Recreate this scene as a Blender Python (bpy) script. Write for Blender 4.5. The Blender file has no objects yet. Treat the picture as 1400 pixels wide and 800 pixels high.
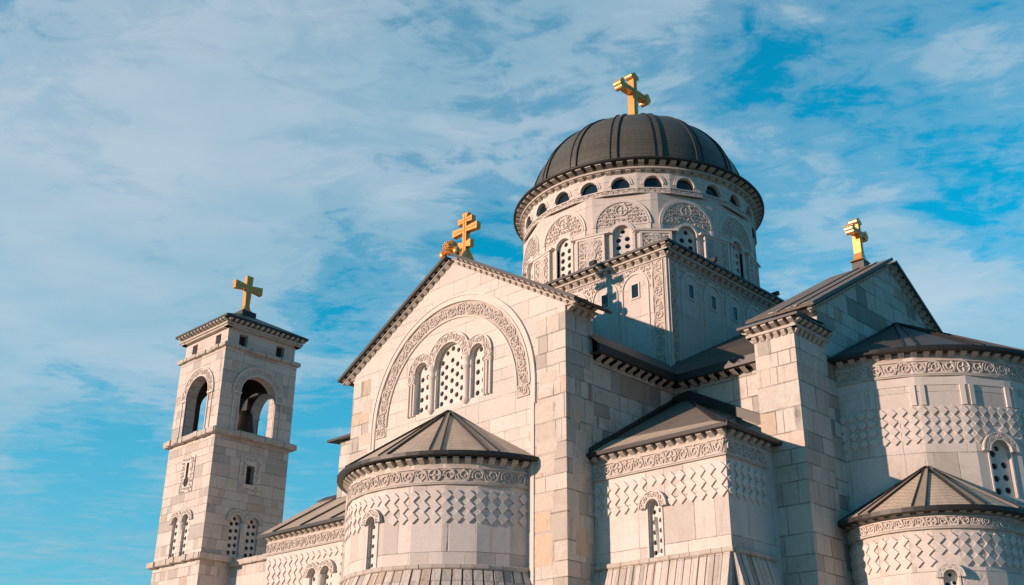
import bpy, math, random
from math import sin, cos, pi, radians as R, sqrt, atan2, degrees
from mathutils import Vector as V, Matrix
from mathutils.geometry import tessellate_polygon
random.seed(7)
sc = bpy.context.scene
COL = sc.collection

# ------------------------------------------------------------------ camera
cam_d = bpy.data.cameras.new('camera')
cam = bpy.data.objects.new('camera', cam_d); COL.objects.link(cam)
YAW, PIT, ROLL = R(44.39882), R(23.66079), R(-0.63029)
fwd = V((-sin(YAW)*cos(PIT), cos(YAW)*cos(PIT), sin(PIT)))
rgt = V((cos(YAW), sin(YAW), 0)); dwn = fwd.cross(rgt)
r2 = rgt*cos(ROLL)+dwn*sin(ROLL); d2 = -rgt*sin(ROLL)+dwn*cos(ROLL)
cam.matrix_world = Matrix(((r2.x, -d2.x, -fwd.x, 33.05), (r2.y, -d2.y, -fwd.y, -43.6), (r2.z, -d2.z, -fwd.z, 1.6), (0, 0, 0, 1)))
cam_d.sensor_width = 36; cam_d.lens = 36*1509.78/1400
cam_d.clip_start = .1; cam_d.clip_end = 5000
sc.camera = cam

# ------------------------------------------------------------------ light
SUN_A, SUN_E = R(24.5), R(11.0)          # travel azimuth from +Y towards +X, elevation
sdir = V((sin(SUN_A)*cos(SUN_E), cos(SUN_A)*cos(SUN_E), -sin(SUN_E)))
sun_d = bpy.data.lights.new('sun', 'SUN'); sun_d.energy = 5.0; sun_d.angle = R(.5); sun_d.color = (1, .715, .565)
sun = bpy.data.objects.new('sun', sun_d); COL.objects.link(sun)
sun.rotation_euler = sdir.to_track_quat('-Z', 'Y').to_euler(); sun.location = (-30, -60, 30)

world = bpy.data.worlds.new('World'); sc.world = world; world.use_nodes = True
wn = world.node_tree; wn.nodes.clear()

class NT:
    """small helper that writes shader node trees"""
    def __init__(s, tree): s.t = tree; s.L = tree.links
    def n(s, typ, ins=None, **kw):
        nd = s.t.nodes.new(typ)
        for k, v in kw.items(): setattr(nd, k, v)
        for k, v in (ins or {}).items(): s.put(nd.inputs[k], v)
        return nd
    def put(s, sock, v):
        if isinstance(v, bpy.types.NodeSocket): s.L.new(v, sock)
        elif hasattr(v, 'outputs'): s.L.new(v.outputs[0], sock)
        else: sock.default_value = v
    def m(s, op, a, b=0.0, c=None, clamp=False):
        nd = s.n('ShaderNodeMath', operation=op, use_clamp=clamp)
        s.put(nd.inputs[0], a); s.put(nd.inputs[1], b)
        if c is not None: s.put(nd.inputs[2], c)
        return nd.outputs[0]
    def vm(s, op, a, b=None):
        nd = s.n('ShaderNodeVectorMath', operation=op); s.put(nd.inputs[0], a)
        if b is not None: s.put(nd.inputs[1], b)
        return nd.outputs[0]
    def mix(s, f, a, b, mode='MIX'):
        nd = s.n('ShaderNodeMix', data_type='RGBA', blend_type=mode)
        s.put(nd.inputs[0], f); s.put(nd.inputs[6], a); s.put(nd.inputs[7], b)
        return nd.outputs[2]
    def ramp(s, f, pts, interp='LINEAR'):
        nd = s.n('ShaderNodeValToRGB'); s.put(nd.inputs[0], f); cr = nd.color_ramp; cr.interpolation = interp
        while len(cr.elements) < len(pts): cr.elements.new(.5)
        for e, (p, c) in zip(cr.elements, pts):
            e.position = p; e.color = (c, c, c, 1) if not hasattr(c, '__len__') else (*c, 1)
        return nd.outputs[0]
    def noise(s, vec, scale, detail=3, rough=.55, dist=0.0):
        nd = s.n('ShaderNodeTexNoise', {'Scale': scale, 'Detail': detail, 'Roughness': rough, 'Distortion': dist})
        if vec is not None: s.put(nd.inputs['Vector'], vec)
        return nd.outputs[0]
    def sep(s, vec):
        nd = s.n('ShaderNodeSeparateXYZ'); s.put(nd.inputs[0], vec); return nd.outputs
    def comb(s, x, y, z=0.0):
        nd = s.n('ShaderNodeCombineXYZ')
        for i, v in enumerate((x, y, z)): s.put(nd.inputs[i], v)
        return nd.outputs[0]

w = NT(wn)
sky = w.n('ShaderNodeTexSky', sky_type='NISHITA', sun_disc=False, sun_elevation=SUN_E, altitude=100, air_density=1.0, dust_density=.6, ozone_density=3.0)
sky.sun_rotation = atan2(-sdir.x, -sdir.y)
tc = w.n('ShaderNodeTexCoord')
dx, dy, dz = w.sep(tc.outputs['Generated'])
zc = w.m('MAXIMUM', dz, .06)
px_, py_ = w.m('DIVIDE', dx, zc), w.m('DIVIDE', dy, zc)      # direction carried to a cloud layer overhead
BANKS = [((-0.8187, 0.3475, 0.4571), 0.97931, 0.99917, 0.16), ((-0.7131, 0.4768, 0.5139), 0.9858, 0.99943, 0.1), ((-0.8823, 0.3447, 0.3205), 0.99082, 0.99963, 0.1), ((-0.5543, 0.6191, 0.5563), 0.9891, 0.99956, 0.06), ((-0.7967, 0.4736, 0.3756), 0.99543, 0.99982, 0.05), ((-0.3355, 0.8707, 0.3597), 0.99565, 0.99983, 0.13), ((-0.4003, 0.8163, 0.4163), 0.99608, 0.99984, 0.03), ((-0.7448, 0.5315, 0.4035), 0.99694, 0.99988, -0.1), ((-0.8815, 0.393, 0.2616), 0.99707, 0.99988, -0.12), ((-0.9023, 0.3924, 0.1786), 0.99179, 0.99967, -0.04), ((-0.3317, 0.7791, 0.532), 0.99168, 0.99967, -0.025), ((-0.3981, 0.7098, 0.5811), 0.99479, 0.99979, -0.02), ((-0.4238, 0.6829, 0.595), 0.99632, 0.99985, -0.02), ((-0.2925, 0.8461, 0.4456), 0.99749, 0.9999, -0.06), ((-0.2588, 0.8021, 0.5382), 0.9988, 0.99995, 0.06), ((-0.5802, 0.5429, 0.6072), 0.99472, 0.99979, -0.05), ((-0.7845, 0.5632, 0.2596), 0.9975, 0.9999, -0.1), ((-0.6322, 0.6355, 0.4432), 0.99823, 0.99993, -0.07)]
# axes of the layer: along and across the cloud streets
la = w.m('MULTIPLY_ADD', px_, .80, w.m('MULTIPLY', py_, .60)); lb = w.m('MULTIPLY_ADD', px_, -.60, w.m('MULTIPLY', py_, .80))
lay = w.comb(la, w.m('MULTIPLY', lb, 1.35), 0.0)
big = w.noise(lay, .9, 3, .5, .4)
mid = w.noise(w.vm('ADD', lay, (4.3, 1.7, 0)), 3.1, 9, .62, .6)
fine = w.noise(w.vm('ADD', lay, (1.3, 7.7, 0)), 10.5, 7, .66, .9)
cl = w.m('ADD', w.m('MULTIPLY', big, .24), w.m('ADD', w.m('MULTIPLY', mid, .50), w.m('MULTIPLY', fine, .26)))
# banks of cloud and clear lanes lie in these directions
for (bx, by, bz), c0, c1, amt in BANKS:
    dt = w.n('ShaderNodeVectorMath', operation='DOT_PRODUCT'); w.put(dt.inputs[0], tc.outputs['Generated']); dt.inputs[1].default_value = (bx, by, bz)
    mr = w.n('ShaderNodeMapRange', {'Value': dt.outputs['Value'], 'From Min': c0, 'From Max': c1, 'To Min': 0.0, 'To Max': amt}, interpolation_type='SMOOTHSTEP')
    cl = w.m('ADD', cl, mr.outputs[0])
cov = w.ramp(cl, [(.40, 0), (.485, .34), (.57, .80), (.66, 1)], 'EASE')
skyc = w.mix(1.0, sky.outputs[0], (.03, 2.25, 2.20, 1), 'MULTIPLY')
cshade = w.noise(lay, 1.7, 4, .5)
cloudc = w.mix(w.ramp(cshade, [(.38, 0), (.62, 1)]), (3.7, 5.2, 6.1, 1), (5.5, 6.2, 6.8, 1))
cloudc = w.mix(w.m('MULTIPLY', cov, .74), skyc, cloudc)
hz = w.n('ShaderNodeMapRange', {'Value': dz, 'From Min': .12, 'From Max': .42, 'To Min': .62, 'To Max': 0.0}, interpolation_type='SMOOTHSTEP')
cloudc = w.mix(hz.outputs[0], cloudc, (1.9, 4.1, 5.6, 1))
# unseen east and south sky is dimmed teal here to deepen the shaded walls
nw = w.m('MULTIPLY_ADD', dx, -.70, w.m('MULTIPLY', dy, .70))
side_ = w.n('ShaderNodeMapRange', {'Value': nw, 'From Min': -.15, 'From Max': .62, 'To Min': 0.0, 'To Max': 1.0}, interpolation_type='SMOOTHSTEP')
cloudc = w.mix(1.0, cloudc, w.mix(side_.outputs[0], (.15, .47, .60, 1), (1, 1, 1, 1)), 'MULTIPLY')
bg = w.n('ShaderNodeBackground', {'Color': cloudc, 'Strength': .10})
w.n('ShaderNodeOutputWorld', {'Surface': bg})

sc.view_settings.view_transform = 'Standard'; sc.view_settings.look = 'None'
sc.view_settings.exposure = 0.14; sc.view_settings.gamma = 1.0; sc.view_settings.use_curve_mapping = False
sc.cycles.max_bounces = 6; sc.cycles.diffuse_bounces = 3

# ------------------------------------------------------------------ materials
def material(name):
    m = bpy.data.materials.new(name); m.use_nodes = True
    t = NT(m.node_tree); m.node_tree.nodes.clear()
    p = t.n('ShaderNodeBsdfPrincipled'); t.n('ShaderNodeOutputMaterial', {'Surface': p.outputs[0]})
    return m, t, p

def bump(t, p, h, strength=1.0, dist=.03):
    b = t.n('ShaderNodeBump', {'Height': h, 'Strength': strength, 'Distance': dist}); t.put(p.inputs['Normal'], b.outputs[0])

def ashlar(name, rh, bl, pale, warm, grey, rustic=.2, joint=.5, stain=.3, jw=.012, ochre=None):
    """coursed limestone: rows of uneven height, blocks of uneven length, each with its own tone and face"""
    m, t, p = material(name)
    uv = t.n('ShaderNodeUVMap', uv_map='uv').outputs[0]
    u, v, _ = t.sep(uv)
    wob = t.noise(uv, 1.7, 2)
    vj = t.m('ADD', v, t.m('MULTIPLY', t.m('SINE', t.m('MULTIPLY', v, 2.3/rh*.5)), rh*.28))
    vj = t.m('ADD', vj, t.m('MULTIPLY', t.m('SUBTRACT', wob, .5), .03))
    rr = t.m('DIVIDE', vj, rh); row = t.m('FLOOR', rr); fr = t.m('FRACT', rr)
    wr = t.n('ShaderNodeTexWhiteNoise', {'W': row}, noise_dimensions='1D')
    r1 = wr.outputs[0]
    bll = t.m('MULTIPLY', t.m('MULTIPLY_ADD', r1, 1.3, .5), bl)
    uu = t.m('ADD', t.m('DIVIDE', u, bll), t.m('MULTIPLY', r1, 17.3))
    uu = t.m('ADD', uu, t.m('MULTIPLY', t.m('SINE', t.m('MULTIPLY_ADD', uu, 2.6, t.m('MULTIPLY', r1, 40))), .36))
    col = t.m('FLOOR', uu); fc = t.m('FRACT', uu)
    wn2 = t.n('ShaderNodeTexWhiteNoise', {'Vector': t.comb(row, col, 3.7)}, noise_dimensions='3D')
    rnd = wn2.outputs[0]; ra, rb, rc = t.sep(wn2.outputs[1])
    eu = t.m('MULTIPLY', t.m('MINIMUM', fc, t.m('SUBTRACT', 1, fc)), bll)
    ev = t.m('MULTIPLY', t.m('MINIMUM', fr, t.m('SUBTRACT', 1, fr)), rh)
    ed = t.m('ADD', t.m('MINIMUM', eu, ev), t.m('MULTIPLY', t.m('SUBTRACT', t.noise(uv, 9, 3), .5), .018))
    jm = t.m('SUBTRACT', 1, t.m('DIVIDE', ed, jw*2), clamp=True)
    fade = t.ramp(t.noise(uv, .85, 3, .6), [(.36, .25), (.58, 1)]); jm = t.m('MULTIPLY', jm, fade)
    n1 = t.noise(uv, 2.2, 5, .65); n2 = t.noise(uv, 11, 5, .7)
    c = t.mix(t.m('MULTIPLY', ra, .9), pale, warm)
    c = t.mix(t.ramp(rnd, [(.62, 0), (.92, 1)]), c, grey)
    if ochre: c = t.mix(t.m('MULTIPLY', t.ramp(rb, [(.93, 0), (.94, 1)], 'LINEAR'), t.ramp(n1, [(.3, .3), (.7, 1)])), c, ochre)
    c = t.mix(t.m('MULTIPLY', t.ramp(n1, [(.35, 0), (.75, 1)]), .28), c, warm)
    st = t.noise(t.vm('MULTIPLY', uv, (2.6, .22, 1)), 1.5, 6, .72)
    c = t.mix(t.m('MULTIPLY', t.ramp(st, [(.56, 0), (.72, 1)]), stain), c, (.10, .095, .085, 1))
    c = t.mix(t.m('MULTIPLY', t.ramp(n2, [(.48, 0), (.70, 1)]), .24), c, (.24, .20, .165, 1))
    n3 = t.noise(uv, .55, 6, .7, .8)
    c = t.mix(t.m('MULTIPLY', t.ramp(n3, [(.50, 0), (.68, 1)]), stain*.7+.08), c, (.36, .27, .20, 1))
    c = t.mix(t.m('MULTIPLY', jm, joint), c, (.16, .14, .12, 1))
    t.put(p.inputs['Base Color'], c); p.inputs['Roughness'].default_value = .85
    p.inputs['Specular IOR Level'].default_value = .25
    rus = t.ramp(rc, [(1-rustic-.01, 0), (1-rustic+.01, 1)])
    hh = t.m('MULTIPLY', t.m('SUBTRACT', t.noise(uv, 3.6, 6, .65, .5), .5), t.m('MULTIPLY_ADD', rus, 2.2, .05))
    hh = t.m('ADD', hh, t.m('MULTIPLY', n2, .10))
    hh = t.m('ADD', hh, t.m('MULTIPLY', rb, .35))
    hh = t.m('SUBTRACT', hh, t.m('MULTIPLY', jm, .8))
    bump(t, p, hh, .9, .035)
    return m

PALE, WARM, GREY = (.69, .62, .56, 1), (.62, .505, .41, 1), (.47, .44, .41, 1)
M = {}
M['facade'] = ashlar('smooth facade limestone', .62, 1.25, PALE, (.63, .555, .49, 1), (.60, .55, .50, 1), .05, .15, .05, .007)
M['wall'] = ashlar('weathered ashlar limestone', .66, 1.15, (.66, .625, .575, 1), (.55, .49, .42, 1), (.27, .26, .245, 1), .40, .95, .65, .018, (.50, .34, .19, 1))
M['pier'] = ashlar('large block limestone', .74, 1.05, (.64, .59, .53, 1), WARM, (.44, .40, .36, 1), .45, .9, .46, .016, (.58, .45, .31, 1))
M['tower'] = ashlar('tower ashlar limestone', .56, .95, (.68, .61, .555, 1), (.63, .53, .455, 1), (.45, .41, .375, 1), .22, .62, .22, .010, (.54, .41, .29, 1))
M['apse'] = ashlar('apse panel limestone', 1.35, .95, (.70, .635, .585, 1), (.67, .58, .51, 1), (.54, .48, .43, 1), .05, .42, .26, .007)
M['batter'] = ashlar('rough plinth strip stone', 5.0, .33, (.66, .60, .54, 1), (.62, .52, .44, 1), (.42, .385, .35, 1), .9, .2, .35, .006, (.45, .32, .2, 1))

def plain_stone(name, c1, c2, scale=3.0, bmp=.35, stain=.12):
    m, t, p = material(name)
    g = t.n('ShaderNodeTexCoord').outputs['Object']
    n1 = t.noise(g, scale*.5, 5, .6); n2 = t.noise(g, scale*6, 4, .7)
    c = t.mix(t.ramp(n1, [(.3, 0), (.7, 1)]), c1, c2)
    st = t.noise(t.vm('MULTIPLY', g, (2.0, 2.0, .35)), 1.4, 5, .7)
    c = t.mix(t.m('MULTIPLY', t.ramp(st, [(.55, 0), (.75, 1)]), stain), c, (.16, .14, .12, 1))
    t.put(p.inputs['Base Color'], c); p.inputs['Roughness'].default_value = .85; p.inputs['Specular IOR Level'].default_value = .25
    bump(t, p, t.m('ADD', n2, n1), bmp, .012)
    return m
M['stone'] = plain_stone('dressed limestone', (.69, .625, .575, 1), (.64, .56, .495, 1))
M['carved'] = plain_stone('carved limestone', (.67, .595, .54, 1), (.60, .515, .45, 1), 4.0, .45, .2)
M['ground_relief'] = plain_stone('carved limestone ground', (.53, .455, .385, 1), (.48, .405, .335, 1), 5.0, .6, .25)  # darker ground carries the shade between the vines in its colour
M['moulding'] = plain_stone('weathered and shaded cornice limestone', (.57, .50, .43, 1), (.46, .40, .34, 1), 3.0, .5, .35)  # brown tone includes the shade under the eaves, put into the colour
M['ochre'] = plain_stone('ochre rough limestone', (.63, .45, .29, 1), (.60, .50, .41, 1), 9.0, 1.0, .55)
M['beige'] = plain_stone('beige rough limestone', (.64, .56, .48, 1), (.57, .485, .41, 1), 9.0, 1.0, .5)
M['lattice'] = plain_stone('white lattice stone', (.70, .655, .60, 1), (.66, .60, .54, 1), 3.0, .15, .04)

M['drumwall'] = ashlar('drum facing limestone', 1.1, 1.7, (.66, .59, .54, 1), (.62, .53, .46, 1), (.60, .54, .49, 1), .04, .22, .22, .006)
def roof_mat(name, c1, c2, lap=.17, rough=.55):
    m, t, p = material(name)
    uv = t.n('ShaderNodeUVMap', uv_map='uv').outputs[0]; u, v, _ = t.sep(uv)
    f = t.m('FRACT', t.m('DIVIDE', t.m('ADD', v, t.m('MULTIPLY', t.noise(uv, .8, 2), .02)), lap))
    line = t.ramp(f, [(0, 1), (.10, .8), (.26, 0), (1, 0)])
    row = t.m('FLOOR', t.m('DIVIDE', v, lap))
    wr = t.n('ShaderNodeTexWhiteNoise', {'Vector': t.comb(row, t.m('FLOOR', t.m('MULTIPLY', u, .9)), 0.0)}, noise_dimensions='3D').outputs[0]
    n1 = t.noise(uv, .9, 5, .6)
    c = t.mix(t.m('ADD', t.m('MULTIPLY', n1, .6), t.m('MULTIPLY', wr, .4)), c1, c2)
    c = t.mix(t.m('MULTIPLY', t.ramp(t.noise(t.vm('MULTIPLY', uv, (2.5, .4, 1)), 1.2, 6, .7), [(.45, 0), (.7, 1)]), .35), c, tuple(x*.5 for x in c1[:3])+(1,))
    c = t.mix(t.m('MULTIPLY', line, .5), c, (.02, .018, .016, 1))
    t.put(p.inputs['Base Color'], c); p.inputs['Roughness'].default_value = rough
    p.inputs['Specular IOR Level'].default_value = .3
    bump(t, p, t.m('ADD', t.m('MULTIPLY', f, -.5), t.m('MULTIPLY', n1, .3)), .6, .02)
    return m
M['roof'] = roof_mat('dark lapped roof', (.075, .062, .052, 1), (.11, .092, .076, 1))  # shaded copy of the roofing: shade is put into the base colour
M['roof_sunlit'] = roof_mat('sunlit toned lapped roof', (.52, .405, .295, 1), (.64, .50, .37, 1), .26)  # sunlit copy of the same roofing: sunlight is put into the base colour
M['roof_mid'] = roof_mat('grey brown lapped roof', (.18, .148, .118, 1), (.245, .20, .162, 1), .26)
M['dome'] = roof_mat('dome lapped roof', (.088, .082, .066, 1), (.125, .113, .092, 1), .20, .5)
def flat(name, c, rough=.6, metal=0.0, nscale=None, amt=.3):
    m, t, p = material(name)
    if nscale:
        g = t.n('ShaderNodeTexCoord').outputs['Object']
        n1 = t.noise(g, nscale, 5, .6)
        t.put(p.inputs['Base Color'], t.mix(t.m('MULTIPLY', n1, amt*2), c, tuple(x*.55 for x in c[:3])+(1,)))
        bump(t, p, n1, .25, .01)
    else: p.inputs['Base Color'].default_value = c
    p.inputs['Roughness'].default_value = rough; p.inputs['Metallic'].default_value = metal
    return m
M['flash'] = flat('dark roof flashing', (.026, .023, .021, 1), .5, 0, 2.0)
M['strip'] = flat('roof seam strip', (.13, .112, .095, 1), .5, 0, 2.0)
M['strip_pale'] = flat('pale roof seam strip', (.40, .32, .245, 1), .5, 0, 2.0)  # lightened along with the sunlit copy of the roofing
M['gold'] = flat('gilded metal', (.93, .43, .12, 1), .30, .5, 5.0, .25)
M['bronze'] = flat('dark bronze', (.05, .04, .03, 1), .45, .6, 3.0)
M['iron'] = flat('black iron', (.03, .03, .03, 1), .5, .5)
M['glass'] = flat('dark window glass', (.012, .02, .028, 1), .08)
M['lining'] = flat('shade toned belfry lining', (.085, .07, .06, 1), .9, 0, 2.0)  # added lining, its colour darkened to stand for shade inside the belfry
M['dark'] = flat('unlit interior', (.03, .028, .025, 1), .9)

m, t, p = material('stone paving')
g = t.n('ShaderNodeTexCoord').outputs['Object']
bk = t.n('ShaderNodeTexBrick', {'Vector': g, 'Color1': (.34, .31, .27, 1), 'Color2': (.28, .255, .225, 1), 'Mortar': (.12, .11, .10, 1), 'Scale': 1.0, 'Mortar Size': .012, 'Brick Width': 1.2, 'Row Height': .6})
t.put(p.inputs['Base Color'], t.mix(t.m('MULTIPLY', t.noise(g, .5, 5), .4), bk.outputs[0], (.2, .18, .15, 1)))
p.inputs['Roughness'].default_value = .8
M['paving'] = m
m, t, p = material('dry grassland')
g = t.n('ShaderNodeTexCoord').outputs['Object']
t.put(p.inputs['Base Color'], t.mix(t.noise(g, .08, 6), (.09, .10, .045, 1), (.20, .17, .10, 1))); p.inputs['Roughness'].default_value = .9
M['grass'] = m

# ------------------------------------------------------------------ mesh helpers
Z = V((0, 0, 1))
class MB:
    def __init__(s): s.v = []; s.f = []; s.sm = []
    def vert(s, p): s.v.append((p[0], p[1], p[2])); return len(s.v)-1
    def face(s, idx, smooth=False): s.f.append(tuple(idx)); s.sm.append(smooth)
    def poly(s, pts, smooth=False): s.face([s.vert(p) for p in pts], smooth)
    def hexa(s, b, t):
        """b: four points, t: four points above them"""
        i = [s.vert(p) for p in list(b)+list(t)]
        for q in ((3, 2, 1, 0), (4, 5, 6, 7), (0, 1, 5, 4), (1, 2, 6, 5), (2, 3, 7, 6), (3, 0, 4, 7)): s.face([i[k] for k in q])
    def box(s, x0, x1, y0, y1, z0, z1):
        s.hexa([(x0, y0, z0), (x1, y0, z0), (x1, y1, z0), (x0, y1, z0)], [(x0, y0, z1), (x1, y0, z1), (x1, y1, z1), (x0, y1, z1)])
    def fbox(s, f, u0, u1, v0, v1, d0, d1):
        s.hexa([f(u0, v0, d0), f(u1, v0, d0), f(u1, v1, d0), f(u0, v1, d0)], [f(u0, v0, d1), f(u1, v0, d1), f(u1, v1, d1), f(u0, v1, d1)])
    def prism(s, f, prof, u0, u1, n=1, caps=True):
        """profile [(v,d)...] swept along u"""
        k = len(prof); rows = []
        for i in range(n+1):
            u = u0+(u1-u0)*i/n; rows.append([s.vert(f(u, v, d)) for v, d in prof])
        for a, b in zip(rows, rows[1:]):
            for j in range(k): s.face((a[j], b[j], b[(j+1) % k], a[(j+1) % k]))
        if caps: s.face(rows[0][::-1]); s.face(rows[-1])
    def plate(s, f, outer, holes=(), d0=-.1, d1=0., back=False, rim=True):
        """flat plate with holes (all in u,v), front at d1, reveals running back to d0"""
        loops = [list(outer)]+[list(h) for h in holes]
        flatp = [p for l in loops for p in l]
        tri = tessellate_polygon([[V((p[0], p[1], 0)) for p in l] for l in loops])
        i1 = [s.vert(f(p[0], p[1], d1)) for p in flatp]
        for q in tri: s.face([i1[k] for k in q])
        if back:
            i0 = [s.vert(f(p[0], p[1], d0)) for p in flatp]
            for q in tri: s.face([i0[k] for k in q[::-1]])
        k0 = 0
        for li, l in enumerate(loops):
            n = len(l)
            if li or rim:
                a = [s.vert(f(p[0], p[1], d1)) for p in l]; b = [s.vert(f(p[0], p[1], d0)) for p in l]
                for j in range(n): s.face((a[j], a[(j+1) % n], b[(j+1) % n], b[j]), li > 0 and n > 9)
            k0 += n
    def arc(s, f, cu, cv, r0, r1, d0, d1, a0=0, a1=180, n=24):
        """raised ring segment"""
        rows = []
        for i in range(n+1):
            a = R(a0+(a1-a0)*i/n); c, q = cos(a), sin(a)
            rows.append([s.vert(f(cu+c*r, cv+q*r, d)) for r, d in ((r0, d0), (r0, d1), (r1, d1), (r1, d0))])
        for a, b in zip(rows, rows[1:]):
            for j in range(3): s.face((a[j], b[j], b[j+1], a[j+1]))
        s.face(rows[0]); s.face(rows[-1][::-1])
    def ribbon(s, f, pts, wd, h, d=0.0, closed=False):
        if closed: pts = pts+pts[:1]
        rows = []; n = len(pts)
        for i in range(n):
            a = pts[max(0, i-1)]; b = pts[min(n-1, i+1)]
            if closed and i in (0, n-1): a, b = pts[-2], pts[1]
            tx, ty = b[0]-a[0], b[1]-a[1]; l = math.hypot(tx, ty) or 1
            nx, ny = -ty/l, tx/l; u, v = pts[i]
            rows.append([s.vert(f(u+nx*o, v+ny*o, e)) for o, e in ((-wd/2, d), (-wd*.28, d+h), (wd*.28, d+h), (wd/2, d))])
        for a, b in zip(rows, rows[1:]):
            for j in range(3): s.face((a[j], b[j], b[j+1], a[j+1]))
    def lathe(s, c, prof, n=24, a0=0, a1=360, smooth=True):
        full = abs(a1-a0-360) < .1; rows = []
        for i in range(n if full else n+1):
            a = R(a0+(a1-a0)*i/n)
            rows.append([s.vert((c[0]+sin(a)*r, c[1]-cos(a)*r, c[2]+z)) for r, z in prof])
        if full: rows.append(rows[0])
        for a, b in zip(rows, rows[1:]):
            for j in range(len(prof)-1): s.face((a[j], b[j], b[j+1], a[j+1]), smooth)
    def build(s, name, mat, parent=None, label=None):
        xs, ys, zs = zip(*s.v)
        o = V(((min(xs)+max(xs))/2, (min(ys)+max(ys))/2, min(zs)))
        me = bpy.data.meshes.new(name)
        me.from_pydata([(x-o.x, y-o.y, z-o.z) for x, y, z in s.v], [], s.f)
        me.polygons.foreach_set('use_smooth', s.sm)
        uvl = me.uv_layers.new(name='uv'); uvd = []
        for pl in me.polygons:
            nr = pl.normal
            if abs(nr.z) > .93: r, up, k = V((1, 0, 0)), V((0, 1, 0)), 1
            else:
                r = V((-nr.y, nr.x, 0)).normalized(); up = Z; k = 1/max(.25, sqrt(1-nr.z**2))
            for li in pl.loop_indices:
                q = me.vertices[me.loops[li].vertex_index].co+o
                uvd += [q.dot(r), q.dot(up)*k]
        uvl.data.foreach_set('uv', uvd)
        me.materials.append(mat); me.update()
        ob = bpy.data.objects.new(name, me); COL.objects.link(ob)
        ob['org'] = tuple(o)
        attach(ob, parent, o)
        if label: ob['label'] = label
        return ob
def attach(ob, parent, o):
    po = V((0, 0, 0))
    if parent: ob.parent = parent; po = V(ORG[parent.name])
    ob.location = o-po; ORG[ob.name] = tuple(o)
    if 'org' in ob: del ob['org']
ORG = {}
def thing(name, label, cat, o, group=None):
    e = bpy.data.objects.new(name, None); COL.objects.link(e); e.empty_display_size = .5
    attach(e, None, V(o)); e['label'] = label; e['category'] = cat
    if group: e['group'] = group
    return e

def plane(o, n):
    """wall map: u to the right seen from outside, v up, d outwards"""
    n = V(n).normalized(); r = Z.cross(n); o = V(o)
    return lambda u, v, d: o+r*u+Z*v+n*d
def frame(o, u, v, n):
    o, u, v, n = V(o), V(u), V(v), V(n); return lambda a, b, d: o+u*a+v*b+n*d
def ring(cx, cy, ap, fd=None, fo=0.0, scale=None):
    """round or faceted wall: u is the arc in metres, azimuth 0 faces -Y and turns towards +X"""
    k = degrees(1/ap)
    def f(u, v, d):
        a = u*k
        if fd:
            fc = round((a-fo)/fd)*fd+fo; r = (ap+d)/cos(R(a-fc))
        else: r = ap+d
        return V((cx+sin(R(a))*r, cy-cos(R(a))*r, v))
    f.k = k
    return f
def polar(f, cu, cv, r0, rm):
    """bends a straight ornament into an arch: u runs along the arch from its right foot"""
    return lambda u, v, d: f(cu+cos(u/rm)*(r0+v), cv+sin(u/rm)*(r0+v), d)
def arch_pts(cu, half, z0, zs, n=12):
    """outline of a round headed opening, anticlockwise"""
    return [(cu-half, z0), (cu+half, z0)]+[(cu+half*cos(pi*i/n), zs+half*sin(pi*i/n)) for i in range(n+1)]
def circ(cu, cv, r, n=12): return [(cu+r*cos(2*pi*i/n), cv+r*sin(2*pi*i/n)) for i in range(n)]

# ---- ornament
def scroll(mb, f, L, h, seed=0, wd=.055, ht=.05, border=True, rosette=0, unit=None):
    """vine scroll in low relief filling a band L long and h high"""
    rg = random.Random(seed); n = max(1, round(L/(unit or h*.92))); p = L/n; c = h/2
    if border:
        m = max(2, int(L/.4))
        for v in (.03*1, h-.03): mb.ribbon(f, [(L*i/m, v) for i in range(m+1)], .06, ht*1.1)
    for i in range(n):
        u = p*(i+.5); s = 1 if i % 2 else -1
        if rosette and i % rosette == rosette//2:
            mb.ribbon(f, circ(u, c, h*.40, 14), wd*1.1, ht*1.2, closed=True)
            for a in range(4):
                a = a*pi/2+.0; mb.ribbon(f, [(u+cos(a)*h*.05, c+sin(a)*h*.05), (u+cos(a)*h*.2, c+sin(a)*h*.2), (u+cos(a)*h*.33, c+sin(a)*h*.33)], wd*1.7, ht)
            continue
        ph = rg.uniform(-.4, .4); pts = []
        for k in range(17):
            q = k/16; a = s*(pi*.9+q*pi*3.1)+ph; r = h*(.43-.33*q)
            pts.append((u+cos(a)*r*min(1, p/h), c+sin(a)*r))
        mb.ribbon(f, pts, wd, ht*rg.uniform(.8, 1.1))
        # stem to the neighbour and leaves
        mb.ribbon(f, [(u-p*.5, c-s*h*.30), (u-p*.28, c-s*h*.40), (u, c-s*h*.42), (u+p*.3, c-s*h*.33), (u+p*.5, c+s*h*.30)], wd, ht*.9)
        for k in range(5):
            a = rg.uniform(0, 6.28); r = h*rg.uniform(.18, .4); q = a+rg.uniform(.5, 1.5)
            x, y = u+cos(a)*r, c+sin(a)*r*.95
            mb.ribbon(f, [(x, y), (x+cos(q)*h*.06, y+sin(q)*h*.06), (x+cos(q)*h*.12, y+sin(q)*h*.12)], wd*1.5, ht*.8)
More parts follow.
